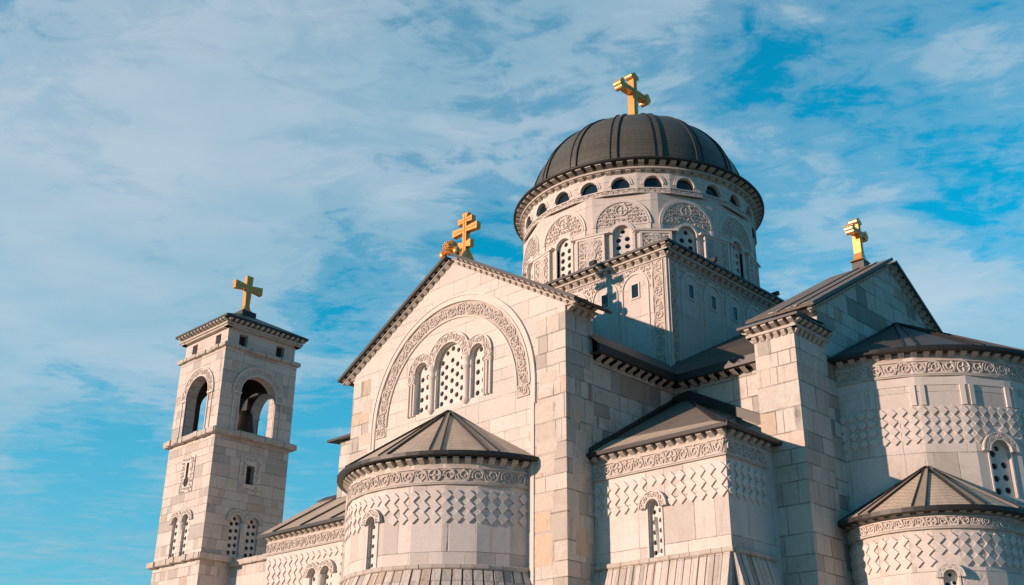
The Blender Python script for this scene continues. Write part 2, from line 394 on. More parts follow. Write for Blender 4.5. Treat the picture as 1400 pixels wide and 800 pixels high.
def foliage(mb, f, inside, u0, u1, v0, v1, step, seed, wd=.05, ht=.045):
    """leafy carving filling any region given by inside(u,v)"""
    rg = random.Random(seed); nu = int((u1-u0)/step); nv = int((v1-v0)/step)
    for i in range(nu+1):
        for j in range(nv+1):
            u = u0+step*(i+.5*(j % 2)+rg.uniform(-.12, .12)); v = v0+step*(j+rg.uniform(-.12, .12))
            if not inside(u, v): continue
            a = rg.uniform(0, 6.28); r = step*.5; s = rg.choice((-1, 1))
            pts = [(u+cos(a+s*k*.62)*r*(1-.085*k), v+sin(a+s*k*.62)*r*(1-.085*k)) for k in range(10)]
            pts = [q for q in pts if inside(*q)]
            if len(pts) > 2: mb.ribbon(f, pts, wd, ht*rg.uniform(.8, 1.2))
            q = rg.uniform(0, 6.28); b = [(u, v), (u+cos(q)*step*.3, v+sin(q)*step*.3)]
            if inside(*b[1]): mb.ribbon(f, b, wd*1.4, ht)
def diamonds(mb, f, L, v0, v1, rows, wd=None, d=0.0, ht=.075, skip=None):
    dv = (v1-v0)/rows; n = max(1, round(L/(wd or dv))); du = L/n
    for i in range(n):
        for j in range(rows):
            u, v = du*(i+.5), v0+dv*(j+.5)
            if skip and skip(u, v): continue
            a, b = du*.497, dv*.497; s = .99; e = d+ht*random.uniform(.9, 1.08)
            q = [(u-a, v), (u, v-b), (u+a, v), (u, v+b)]
            mb.hexa([f(x, y, d-.02) for x, y in q], [f(u+(x-u)*s, v+(y-v)*s, e) for x, y in q])
def teeth(mb, f, u0, u1, vt, h, pr, sp, fill=.56, d0=-.03):
    """row of corbel teeth: full at the top, cut back to the wall at the foot"""
    n = max(1, round((u1-u0)/sp)); s = (u1-u0)/n
    for i in range(n):
        c = u0+s*(i+.5); w_ = s*fill*.5; j = random.uniform(.93, 1.03)
        mb.prism(f, [(vt, d0), (vt, pr*j), (vt-h*.30, pr*j), (vt-h, .035), (vt-h, d0)], c-w_, c+w_)
def band(mb, f, u0, u1, v0, v1, d0, d1, n=1): mb.prism(f, [(v0, d0), (v0, d1), (v1, d1), (v1, d0)], u0, u1, n)
def blocks(mb, f, u0, u1, v0, v1, d0, d1, sp, jit=.05):
    """string course laid in single uneven blocks"""
    n = max(1, round((u1-u0)/sp)); s = (u1-u0)/n
    for i in range(n):
        a = random.uniform(-jit, jit); b = random.uniform(-jit, jit)*.6; g = .008
        mb.prism(f, [(v0+b, d0), (v0+b, d1+a-.03), (v0+b+.04, d1+a), (v1+b-.03, d1+a), (v1+b, d1+a-.03), (v1+b, d0)], u0+s*i+g, u0+s*(i+1)-g)
def lattice(parent, f, outline, cols, rows_v, r, name='window_lattice', d=-.32, glass=-.46, name_glass=None):
    """stone slab pierced by round holes, dark glass behind: returns nothing, two meshes under parent"""
    us = [p[0] for p in outline]; vs = [p[1] for p in outline]
    def ok(u, v, r):
        # inside the outline by a margin
        ins = False; n = len(outline); md = 9
        for i in range(n):
            (x1, y1), (x2, y2) = outline[i], outline[(i+1) % n]
            if (y1 > v) != (y2 > v) and u < (x2-x1)*(v-y1)/(y2-y1)+x1: ins = not ins
            l = (x2-x1)**2+(y2-y1)**2
            t_ = 0 if l == 0 else max(0, min(1, ((u-x1)*(x2-x1)+(v-y1)*(y2-y1))/l))
            md = min(md, math.hypot(u-x1-t_*(x2-x1), v-y1-t_*(y2-y1)))
        return ins and md > r+.03
    holes = []
    for ci, cu in enumerate(cols):
        v = min(vs)+rows_v*(.5 if ci % 2 == 0 else .98 if len(cols) > 2 else .62)
        while v < max(vs):
            if ok(cu, v, r): holes.append(circ(cu, v, r, 12))
            v += rows_v
    return holes
def lattice_meshes(f, outline, cols, rv, r, d=-.32, extra=()):
    holes = [circ(*e, 12) for e in extra]; ec = [(e[0], e[1], e[2]) for e in extra]
    for h in lattice(None, f, outline, cols, rv, r):
        cu = sum(p[0] for p in h)/12; cv = sum(p[1] for p in h)/12
        if all(math.hypot(cu-a, cv-b) > r+q+.035 for a, b, q in ec): holes.append(h)
    a = MB(); a.plate(f, outline, holes, d-.11, d)
    g = MB(); g.poly([f(u, v, d-.105) for u, v in outline])
    return a, g

# ================================================================== setting
gm = MB(); gm.poly([(-2500, -2500, -.004), (2500, -2500, -.004), (2500, 2500, -.004), (-2500, 2500, -.004)])
g_ = gm.build('ground', M['grass']); g_['kind'] = 'structure'
gm = MB(); gm.poly([(-90, -80, 0), (80, -80, 0), (80, 70, 0), (-90, 70, 0)])
g_ = gm.build('plaza_pavement', M['paving']); g_['kind'] = 'structure'

# ================================================================== cathedral
cath = thing('cathedral', 'pale limestone cathedral with central drum and dark dome, gabled arms and rounded apses', 'church', (0, 0, 0))
def slab(mb, pts, th):
    mb.hexa([(x, y, z-th) for x, y, z in pts], pts)

def make_window(f, outline, cols, rv, r, d=-.17, name='window', extra=(), parent=None):
    a, g = lattice_meshes(f, outline, cols, rv, r, d, extra)
    o = a.build(name, M['lattice'], parent or cath); g.build('glass', M['glass'], o)
    return o

def arch_frame(par, f, cu, zs, r0, r1, z0, d=.0, seed=1, legs=None, more=None):
    """carved arch round a window: flat ring, rims and vine relief"""
    mb = MB(); rel = MB()
    mb.arc(f, cu, zs, r0, r1, d-.05, d+.05, n=20)
    mb.arc(f, cu, zs, r1-.05, r1, d, d+.10, n=20); mb.arc(f, cu, zs, r0, r0+.05, d, d+.10, n=20)
    rm = (r0+r1)/2
    scroll(rel, polar(lambda u, v, e: f(u, v, e+d+.05), cu, zs, r0+.04, rm), pi*rm, r1-r0-.08, seed, .05, .05, border=False)
    if more: more(mb, rel)
    mb.build('frame', M['stone'], par); rel.build('vine_carving', M['carved'], par)

# ---------- south arm: the tall gabled front
def gable_front(tag, o, n, hw, zt, apex_roof, hr, depth, openings=None, slope=.58, over=.35, wmat='facade', back_to=-1.9):
    """thick gabled front: wall, raking corbel table, roof slab; f maps x along, z up"""
    f = plane(o, n); r = Z.cross(V(n)); nn = V(n)
    out = [(-hw, 0), (hw, 0), (hw, zt-slope*hw), (0, zt), (-hw, zt-slope*hw)]
    mb = MB(); mb.plate(f, out, openings or [], -.62, 0); mb.plate(f, out, [], -depth, -.621, back=True)
    wall = mb.build('gable_wall', M[wmat], cath)
    th = math.atan(slope); c, s_ = cos(th), sin(th); L = hr/c; zr = apex_roof-.10/c
    cor = MB(); rf = MB(); ed = MB()
    h = (zr-zt)*c                                     # room for the corbel table, square to the slope
    for s in (-1, 1):
        g = frame(V(o)+Z*zt, r*(s*c)-Z*s_, r*(s*s_)+Z*c, nn)
        band(cor, g, -.0, hw/c+.02, -.10, h, -depth, -.01)
        teeth(cor, g, .12, L-.1, h*.47, h*.47, .15, .40); band(cor, g, 0.0, L-.05, h*.47, h*.60, -.02, .19)
        teeth(cor, g, .12, L-.05, h, h*.40, .27, .40)
        rf.hexa([g(0, h+.004, back_to), g(L, h+.004, back_to), g(L, h+.004, over), g(0, h+.004, over)], [g(0, h+.10, back_to), g(L, h+.10, back_to), g(L, h+.10, over), g(0, h+.10, over)])
        ed.hexa([g(0, h-.02, over+.003), g(L, h-.02, over+.003), g(L, h-.02, over+.04), g(0, h-.02, over+.04)], [g(0, h+.12, over+.003), g(L, h+.12, over+.003), g(L, h+.12, over+.04), g(0, h+.12, over+.04)])
        # standing seams
        for q in (-1.25, -.4): ed.hexa([g(0, h+.10, q), g(L, h+.10, q), g(L, h+.10, q+.05), g(0, h+.10, q+.05)], [g(0, h+.14, q), g(L, h+.14, q), g(L, h+.14, q+.05), g(0, h+.14, q+.05)])
        # eaves running back along the flank
        e = plane(V(o)+r*(s*hw), r*s); ze = zt-slope*hw
        u0, u1 = (0, depth) if s > 0 else (-depth, 0)
        if (r*s).cross(Z).dot(nn) < 0: pass
        du = Z.cross(r*s).dot(-nn)                     # +1 if u runs into the building
        u0, u1 = (0, depth) if du > 0 else (-depth, 0)
        teeth(cor, e, u0, u1, ze+.16, .20, .50, .40); band(cor, e, u0-.02, u1+.02, ze-.10, ze-.035, -.02, .34); teeth(cor, e, u0, u1, ze-.10, .20, .26, .40)
        rz = apex_roof-.10/c-slope*hr
        ed.hexa([f(s*(hr-.0), rz-.02, back_to), f(s*(hr+.05), rz-.05, back_to), f(s*(hr+.05), rz-.05, over), f(s*hr, rz-.02, over)], [f(s*hr, rz+.12, back_to), f(s*(hr+.05), rz+.11, back_to), f(s*(hr+.05), rz+.11, over), f(s*hr, rz+.12, over)])
    cor.build('gable_cornice', M['moulding'], cath)
    ro = rf.build('gable_roof', M['roof_mid' if n == (1, 0, 0) else 'roof'], cath); ed.build('roof_edge', M['flash'], ro)
    return f, wall

openA = [arch_pts(0, .85, 15.9, 17.85, 16), arch_pts(-1.74, .42, 15.9, 17.78), arch_pts(1.74, .42, 15.9, 17.78)]
fA, wallA = gable_front('south', (0, -13.6, 0), (0, -1, 0), 6.6, 22.5, 22.95, 7.25, 1.6, openA)
# triple window
win = make_window(fA, openA[0], [-.63, -.38, -.02, .30, .60], .46, .115, name='gable_window', extra=[(0, 18.5, .115), (-.34, 18.36, .11), (.34, 18.36, .11)])
w1 = make_window(fA, openA[1], [-1.92, -1.57], .46, .12, name='gable_window', extra=[(-1.74, 18.02, .11)])
w2 = make_window(fA, openA[2], [1.57, 1.92], .46, .12, name='gable_window', extra=[(1.74, 18.02, .11)])
arch_frame(win, fA, 0, 17.85, .86, 1.36, 15.9, .03, 11)
for s, wd in ((-1, w1), (1, w2)):
    def more(fr, rel, s=s):
        a, b = sorted((s*2.18, s*2.60))
        fr.fbox(fA, a, b, 17.30, 17.77, -.03, .10); scroll(rel, lambda u, v, d, a=a: fA(a+u, 17.32+v, d+.10), .42, .44, 21+s, .05, .04)
        fr.fbox(fA, s*2.18-.03, s*2.18+.03, 15.85, 17.3, -.03, .10); fr.fbox(fA, s*2.34-.04, s*2.34+.04, 15.85, 17.3, -.03, .12); fr.fbox(fA, s*2.54-.04, s*2.54+.04, 15.85, 17.3, -.03, .12)
    arch_frame(wd, fA, s*1.74, 17.78, .43, .86, 15.9, .012, 12+s, None, more)
for s in (-1, 1):
    c = MB(); p = fA(s*1.085, 0, .0)
    c.lathe((p.x, p.y, 0), [(.0, 15.70), (.10, 15.74), (.19, 15.85), (.19, 15.9), (.15, 16.0), (.15, 17.28), (.20, 17.34), (.20, 17.42), (.15, 17.46), (.16, 17.6), (.22, 17.7), (.23, 17.84), (0, 17.85)], 16)
    c.build('window_column', M['stone'], cath)
# great arch round the tympanum
ar = MB(); rel = MB(); grd = MB()
grd.arc(fA, 0, 15.78, 4.06, 4.72, -.02, .012, n=60)
ar.arc(fA, 0, 15.78, 4.72, 4.80, -.02, .10, n=60); ar.arc(fA, 0, 15.78, 4.80, 4.98, -.02, .055, n=60); ar.arc(fA, 0, 15.78, 4.98, 5.06, -.02, .09, n=60)
ar.arc(fA, 0, 15.78, 4.0, 4.06, -.02, .07, n=60)
for s in (-1, 1):
    a, b = sorted((s*4.80, s*4.98)); ar.fbox(fA, a, b, 8, 15.78, -.02, .055)
    a, b = sorted((s*4.98, s*5.06)); ar.fbox(fA, a, b, 14.9, 15.78, -.02, .09)
    a, b = sorted((s*4.0, s*4.8)); grd.fbox(fA, a, b, 15.3, 15.78, -.02, .012); scroll(rel, lambda u, v, d, a=a: fA(a+.06+u, 15.3+v, d+.012), .66, .5, 31+s, .05, .05)
ph = polar(lambda u, v, d: fA(u, v, d+.012), 0, 15.78, 4.07, 4.4)
scroll(rel, ph, pi*4.4, .64, 5, .055, .06, border=False)
foliage(rel, ph, lambda u, v: .04 < v < .60 and 0 < u < 13.8, 0, 13.8, 0, .6, .20, 9, .045, .05)
ao = ar.build('great_arch', M['stone'], cath); grd.build('carved_ground', M['ground_relief'], ao); rel.build('vine_carving', M['carved'], ao)

# large block quoin piers at both edges of the front
for x0, x1 in ((5.02, 6.606), (-6.606, -5.35)):
    mb = MB(); mb.box(x0, x1, -13.606, -11.985, 0, 18.35); mb.build('quoin_pier', M['pier'], wallA)
# rough ochre quoin stones on the front (positions read off the wall)
def rough_block(mb, f, u0, u1, v0, v1, d=.025):
    n = 14; idx = {}
    for i in range(n+1):
        for j in range(n+1):
            e = i in (0, n) or j in (0, n)
            ju = random.uniform(-.016, .016) if e else 0; jv = random.uniform(-.016, .016) if e else 0
            idx[i, j] = mb.vert(f(u0+(u1-u0)*i/n+ju, v0+(v1-v0)*j/n+jv, -.004 if e else d*.6+random.uniform(-.007, .007)))
    for i in range(n):
        for j in range(n): mb.face((idx[i, j], idx[i+1, j], idx[i+1, j+1], idx[i, j+1]))
PXA = {'ochre': [(724, 736, 540, 551), (723, 730, 590, 603), (728, 754, 700, 728), (725, 758, 729, 777)], 'beige': [(726, 760, 552, 579), (733, 764, 601, 620), (734, 760, 622, 647), (729, 759, 673, 699), (737, 762, 508, 524), (497, 508, 547, 566), (490, 506, 593, 609)]}
def on_front(px, py):
    # photo pixel -> point of the front wall, worked out once with the camera above
    a, b = (px-700)/1509.78, (py-400)/1509.78
    d = r2*a+d2*b+fwd; k = (-13.6+43.6)/d.y
    return 33.05+d.x*k, 1.6+d.z*k
for k, L_ in PXA.items():
    for x0, x1, y0, y1 in L_:
        mb = MB()
        p, q, s, t_ = on_front(x0, y0), on_front(x1, y0), on_front(x0, y1), on_front(x1, y1)
        rough_block(mb, fA, (p[0]+s[0])/2, (q[0]+t_[0])/2, (s[1]+t_[1])/2, (p[1]+q[1])/2)
        mb.build('rough_quoin', M[k], wallA)
fAs = plane((6.6, -13.6, 0), (1, 0, 0))
for k, L_ in {'ochre': [(.45, 1.15, 8.9, 10.0), (.25, .8, 13.9, 14.5)], 'beige': [(.3, 1.1, 11.6, 12.6), (.1, .7, 10.1, 11.3), (.5, 1.4, 12.8, 13.7)]}.items():
    for q in L_: mb = MB(); rough_block(mb, fAs, *q); mb.build('rough_quoin', M[k], wallA)

# ---------- east arm front, with its corner pier
fB, wallB = gable_front('east', (13.8, 0, 0), (1, 0, 0), 7.0, 22.55, 22.98, 7.65, 1.9, None, .59, .33, 'wall', -2.7)

def cap_pier(x0, x1, y0, y1, zt, mat='pier', zr=None):
    mb = MB(); mb.box(x0, x1, y0, y1, 0, zt); p = mb.build('corner_pier', M[mat], cath)
    c = MB(); e = MB(); cx, cy = (x0+x1)/2, (y0+y1)/2
    for n, hw, o in (((0, -1, 0), (x1-x0)/2, (cx, y0)), ((1, 0, 0), (y1-y0)/2, (x1, cy)), ((-1, 0, 0), (y1-y0)/2, (x0, cy))):
        f = plane((o[0], o[1], 0), n)
        teeth(c, f, -hw-.08, hw+.08, zt+.20, .20, .17, .33); band(c, f, -hw-.2, hw+.2, zt+.20, zt+.30, -.05, .22)
        teeth(c, f, -hw-.25, hw+.25, zt+.52, .22, .40, .36)
    c.box(x0+.01, x1-.01, y0+.01, y1-.01, zt, zt+.52)
    c.build('pier_cornice', M['moulding'], p)
    e.box(x0-.45, x1+.45, y0-.45, y1+.1, zt+.524, zt+.60)
    slab(e, [(x0-.45, y0-.45, zt+.62), (x1+.45, y0-.45, zt+.62), (x1+.2, y1, zt+.95), (x0-.2, y1, zt+.95)], .02)
    e.build('pier_roof', M['flash'], p)
    return p
cap_pier(12.12, 13.84, -8.98, -6.9, 16.82)
cap_pier(12.26, 13.97, 6.9, 9.2, 16.74)
mb = MB(); mb.box(-14.2, -12.0, -8.5, -6.4, 0, 18.1); pw = mb.build('stair_turret', M['wall'], cath)
mb = MB(); slab(mb, [(-14.9, -8.9, 18.25), (-11.7, -8.9, 18.25), (-11.7, -6.2, 18.5), (-14.9, -6.2, 18.5)], .13); mb.build('turret_roof', M['flash'], pw)

# ---------- arm bodies with their lower roofs
mb = MB()
for s in (1,):
    mb.box(-6.57, 6.57, -12.0, 12.0, 0, 16.9)
mb.build('nave_wall', M['wall'], cath)
mb = MB(); mb.box(-14, 12.1, -6.55, 6.55, 0, 16.88); mb.build('transept_wall', M['wall'], cath)
rf = MB(); ed = MB(); CORS = []
prof = [(0, 21.5), (6.1, 18.22), (7.15, 17.22)]
def cross_roof(sw):
    """one arm: ridge along the arm, two pitches, meeting its neighbours in valleys"""
    def P(a, b, z): return (a, b, z) if sw[0] == 'x' else (b, a, z)
    for s1 in (-1, 1):                    # the two halves of the arm line
        for s in (-1, 1):
            for (a, za), (b, zb) in zip(prof, prof[1:]):
                e = 13.0 if sw[1] == 0 else 13.0
                far = s1*(12.0 if sw == 'y0' else 12.2)
                rf.poly([P(s*a, s1*a, za), P(s*b, s1*b, zb), P(s*b, far, zb), P(s*a, far, za)])
            b, zb = prof[-1]
            ed.hexa([P(s*b, s1*b, zb-.30), P(s*b, far, zb-.30), P(s*(b-.12), far, zb-.30), P(s*(b-.12), s1*b, zb-.30)],
                    [P(s*(b+.02), s1*(b+.02), zb+.02), P(s*(b+.02), far, zb+.02), P(s*(b-.12), far, zb+.02), P(s*(b-.12), s1*b, zb+.02)])
            rf.poly([P(s*(b-.12), s1*b, zb-.28), P(s*(b-.12), far, zb-.28), P(s*6.5, far, zb-.28), P(s*6.5, s1*6.5, zb-.28)])
            if s1 == -1 or sw != 'y0':
                g = plane(P(s*6.57, 0, 0), P(s, 0, 0)); u0, u1 = sorted((-7.0, -12.0))
                for q in ((u0, u1), (-u1, -u0)):
                    cor = MB(); CORS.append(cor); teeth(cor, g, q[0], q[1], zb-.29, .19, .40, .50, .5)
cross_roof('x0'); cross_roof('y1')
ro = rf.build('arm_roof', M['roof'], cath); ed.build('roof_edge', M['flash'], ro); 
for cor in CORS: cor.build('eaves_corbels', M['moulding'], ro)

# ---------- crossing cube
mb = MB(); mb.box(-6.3, 6.3, -6.3, 6.3, 15, 23.9); cube = mb.build('crossing_base', M['drumwall'], cath)
cor = MB(); slots = []
for n, vis in (((0, -1, 0), 1), ((1, 0, 0), 1), ((0, 1, 0), 0), ((-1, 0, 0), 0)):
    f = plane(V(n)*6.3, n)
    band(cor, f, -6.35, 6.35, 23.36, 23.42, -.02, .06)
    teeth(cor, f, -6.45, 6.45, 23.62, .20, .20, .47); band(cor, f, -6.56, 6.56, 23.62, 23.70, -.02, .27); teeth(cor, f, -6.68, 6.68, 23.90, .20, .40, .47)
    if not vis: continue
    rel = MB(); ml = MB()
    cs = [-4.5, -2.7, -.9, .9, 2.7, 4.5]
    for s in (-1, 1):
        a, b = sorted((s*5.50, s*6.20)); grd = MB(); grd.fbox(f, a, b, 17.2, 23.34, -.02, .012)
        scroll(rel, frame(f(a, 17.2, .012), Z, -Z.cross(V(n)), n) if False else (lambda u, v, d, a=a: f(a+v, 17.3+u, d+.012)), 6.0, .64, 40+s, .055, .055); grd.build('carved_ground', M['ground_relief'], cube)
    for i, c in enumerate(cs):
        ml.arc(f, c, 22.28, .72, .78, -.02, .055, n=18)
        for s in (-1, 1): ml.fbox(f, c+s*.75-.03, c+s*.75+.03, 17.0, 22.28, -.02, .055)
        foliage(rel, f, lambda u, v, c=c: abs(u-c) <= .9 and v < 23.3 and (math.hypot(u-c, v-22.28) > .84 if v > 22.28 else abs(u-c) > .84), c-.9, c+.9, 22.0, 23.3, .21, 50+i, .05, .05)
        k = MB(); k.fbox(f, c-.20, c+.20, 21.82, 22.50, -.03, .003)
        j = MB(); j.plate(f, [(c-.26, 21.76), (c+.26, 21.76), (c+.26, 22.56), (c-.26, 22.56)], [[(c-.19, 21.83), (c+.19, 21.83), (c+.19, 22.49), (c-.19, 22.49)]], -.02, .05)
        k = MB(); k.poly([f(c-.2, 21.82, .004), f(c+.2, 21.82, .004), f(c+.2, 22.5, .004), f(c-.2, 22.5, .004)]); slots.append((k, j))
    rel.build('vine_carving', M['carved'], cube); ml.build('blind_arcade', M['stone'], cube)
for k, j in slots:
    o = k.build('slot_window', M['glass'], cath); j.build('frame', M['stone'], o)
cor.build('cube_cornice', M['moulding'], cube)
e = MB(); e.lathe((0, 0, 0), [(6.76*sqrt(2), 23.904), (6.76*sqrt(2), 24.02), (5.0*sqrt(2), 24.35)], 4, 45, 405, False); e.lathe((0, 0, 0), [(6.3*sqrt(2), 23.902), (6.76*sqrt(2), 23.904)], 4, 45, 405, False)
e.build('crossing_roof', M['flash'], cath)

for x, y in ((2.2, -6.55), (6.6, -2.9), (6.6, 2.6)):
    k = MB(); k.box(x-.10, x+.10, y-.10, y+.10, 24.02, 24.10); k.hexa([(x-.17, y-.13, 24.12), (x+.17, y-.13, 24.12), (x+.17, y+.13, 24.18), (x-.17, y+.13, 24.18)], [(x-.17, y-.10, 24.34), (x+.17, y-.10, 24.34), (x+.17, y+.10, 24.40), (x-.17, y+.10, 24.40)]); k.build('floodlight', M['iron'], cath)
# ---------- drum
AP = 6.12
AU = 6.23; fd_ = ring(0, 0, AU, 15, 0); fr_ = ring(0, 0, AP)
mb = MB(); rel = MB(); ml = MB(); HW = AU*math.tan(R(7.5)); WW = 1.46; WR = math.hypot(AP, WW); WA = math.atan(WW/AP)
wins = []; luns = []; pans = []; band_ = MB()
for i in range(24):
    az = 15*i; n = (sin(R(az)), -cos(R(az)), 0); f = plane(V(n)*AP, n)
    vis = -75 <= ((az+180) % 360)-180 <= 120
    rect = [(-WW, 23.5), (WW, 23.5), (WW, 28.1), (-WW, 28.1)]; fu = plane(V(n)*AU, n)
    hole = arch_pts(0, .48, 23.9, 25.95, 14)
    rel = MB(); ml = MB()
    if i % 2 == 0:
        mb.plate(f, rect, [hole], -.5, 0, rim=False)
        # carved arch panel standing proud of the facets
        semi = [(1.42*cos(pi*k/32), 26.42+1.42*sin(pi*k/32)) for k in range(33)]
        mb.plate(f, semi+[(-.66, 26.42)]+[(.66*cos(pi-pi*k/16), 26.42-.47+.66*sin(pi-pi*k/16)) for k in range(1, 16) if 25.95+.66*sin(pi-pi*k/16) > 26.43]+[(.66, 26.42)], [], -.06, .03)
        ml.arc(f, 0, 26.42, 1.28, 1.34, .02, .09, n=32); ml.arc(f, 0, 26.42, 1.36, 1.455, -.1, .07, n=32)
        ml.arc(f, 0, 25.95, .48, .56, -.3, .10, n=24); ml.arc(f, 0, 25.95, .56, .66, -.02, .07, n=24)
        for s in (-1, 1):
            a, b = sorted((s*.48, s*.62)); ml.fbox(f, a, b, 23.6, 25.95, -.3, .07)
            if vis:
                a, b = sorted((s*1.42, s*1.28)); ml.fbox(f, a, b, 26.12, 26.42, -.1, .045)
        if vis:
            g = lambda u, v, d, f=f: f(u, v, d+.03)
            foliage(rel, g, lambda u, v: .72 < math.hypot(u, v-25.95) and math.hypot(u, v-26.42) < 1.24 and v > 26.45 and math.hypot(u, v-27.25) > .33, -1.3, 1.3, 26.4, 27.8, .19, 60+i, .05, .055)
            rel.ribbon(g, circ(0, 27.25, .28, 18), .07, .06, closed=True)
            for q in (0, 1): rel.ribbon(g, [(-.19, 27.25), (0, 27.25), (.19, 27.25)] if q else [(0, 27.06), (0, 27.25), (0, 27.44)], .08, .055)
        wins.append((f, hole, ml, rel))
    else:
        NW = WR*sin(R(15)-WA); f = plane(V(n)*(WR*cos(R(15)-WA)), n)
        mb.plate(f, [(-NW, 23.5), (NW, 23.5), (NW, 28.1), (-NW, 28.1)], [], -.5, 0, rim=False)
        if vis:
            mb.plate(f, [(-.78, 23.9), (.78, 23.9), (.78, 26.0), (-.78, 26.0)], [], -.3, -.04)
            band(ml, f, -1.05, 1.05, 26.0, 26.08, -.4, .06)
            fm = [(-.78, 23.9), (.78, 23.9), (.78, 26.0), (-.78, 26.0)]; pans.append((ml, rel)); fi = [(-.66, 23.98), (.66, 23.98), (.66, 25.88), (-.66, 25.88)]
            ml.plate(f, fm, [fi], -.05, .01)
            g = lambda u, v, d, f=f: f(u, v, d-.04)
            for q in (1, -1): rel.ribbon(g, [(-.6*q, 24.2+.2), (0, 25.0+.0), (.6*q, 25.6)], .07, .055); rel.ribbon(g, [(-.6*q, 24.0), (-.1*q, 24.75)], .05, .05)
            rel.ribbon(g, circ(0, 25.0, .30, 16), .07, .06, closed=True); rel.ribbon(g, circ(0, 25.0, .13, 10), .07, .06, closed=True)
            foliage(rel, g, lambda u, v: abs(u) < .6 and 24.02 < v < 25.82 and math.hypot(u, v-25) > .36, -.6, .6, 24.0, 25.85, .19, 90+i, .05, .05)
    lun = arch_pts(0, .46, 28.42, 28.60, 14); f = fu
    mb.plate(f, [(-HW, 28.1), (HW, 28.1), (HW, 29.9), (-HW, 29.9)], [lun], -.35, 0, rim=False)
    ml = MB(); ml.arc(f, 0, 28.60, .47, .52, -.02, .07, n=18); ml.arc(f, 0, 28.60, .52, .62, -.02, .04, n=18)
    luns.append((f, lun, ml))
rel = MB(); ml = MB()
band(ml, fd_, 0, 2*pi*AU, 28.10, 28.15, -.03, .075, 96); band(ml, fd_, 0, 2*pi*AU, 28.35, 28.40, -.03, .075, 96)
scroll(rel, lambda u, v, d: fd_(u-8.0, 28.15+v, d+.005), 20.5, .20, 3, .045, .05, border=False, unit=.26)
drum = mb.build('drum', M['drumwall'], cath); ml.build('string_moulding', M['stone'], drum); rel.build('vine_carving', M['carved'], drum)
for f, hole, ml, rel in wins:
    wd = make_window(f, hole, [-.22, .22], .40, .135, -.13, 'drum_window', [(0, 26.16, .125)])
    ml.build('frame', M['stone'], wd)
    if rel.v: rel.build('vine_carving', M['carved'], wd)
for ml, rel in pans: ob = ml.build('panel_frame', M['stone'], drum); rel.build('panel_carving', M['carved'], drum)
for f, lun, ml in luns:
    g = MB(); g.poly([f(u, v, -.16) for u, v in lun]); wd = g.build('lunette_window', M['glass'], cath); ml.build('frame', M['stone'], wd)
cor = MB(); e = MB()
TP = 2*pi*AP
teeth(cor, fr_, 0, TP, 29.40, .20, .33, .48); band(cor, fr_, 0, TP, 29.40, 29.49, -.03, .40, 96); teeth(cor, fr_, 0, TP, 29.76, .22, .62, .50); band(cor, fr_, 0, TP, 29.2, 29.24, -.03, .07, 96)
cor.build('drum_cornice', M['moulding'], drum)
DR, DZ, DK = 5.86, 30.30, .885
e.lathe((0, 0, 0), [(6.05, 29.764), (6.86, 29.764), (6.86, 29.86), (6.0, 30.02), (5.83, 30.1)], 96); e.build('dome_eave', M['flash'], cath)
d_ = MB(); N = 28
pf = [(DR*cos(R(-3)+R(92.9)*i/N), DZ+DK*DR*sin(R(-3)+R(92.9)*i/N)) for i in range(N+1)]
d_.lathe((0, 0, 0), pf, 96); dome = d_.build('dome', M['dome'], cath)
for k in range(16):
    az = R(4.1+22.5*k); rb = MB(); sm_ = MB()
    out = V((sin(az), -cos(az), 0)); tan_ = V((cos(az), sin(az), 0))
    def strip(mb, o0, o1, h):
        rows = []
        for i in range(N+1):
            a = R(-2)+R(88)*i/N; p = out*(DR*cos(a))+Z*(DZ+DK*DR*sin(a)); nr = (out*cos(a)*DK+Z*sin(a)).normalized()
            w_ = min(1, cos(a)*3.0+.12)
            rows.append([mb.vert(p+tan_*(o*w_)+nr*e_) for o, e_ in ((o0, -.04), (o0, h), (o1, h), (o1, -.04))])
        for a, b in zip(rows, rows[1:]):
            for j in range(3): mb.face((a[j], b[j], b[j+1], a[j+1]), False)
    strip(rb, -.17, .17, .035); ro = rb.build('dome_rib', M['dome'], dome)
    strip(sm_, -.21, -.165, .075); strip(sm_, .165, .21, .075); sm_.build('seam', M['flash'], ro)

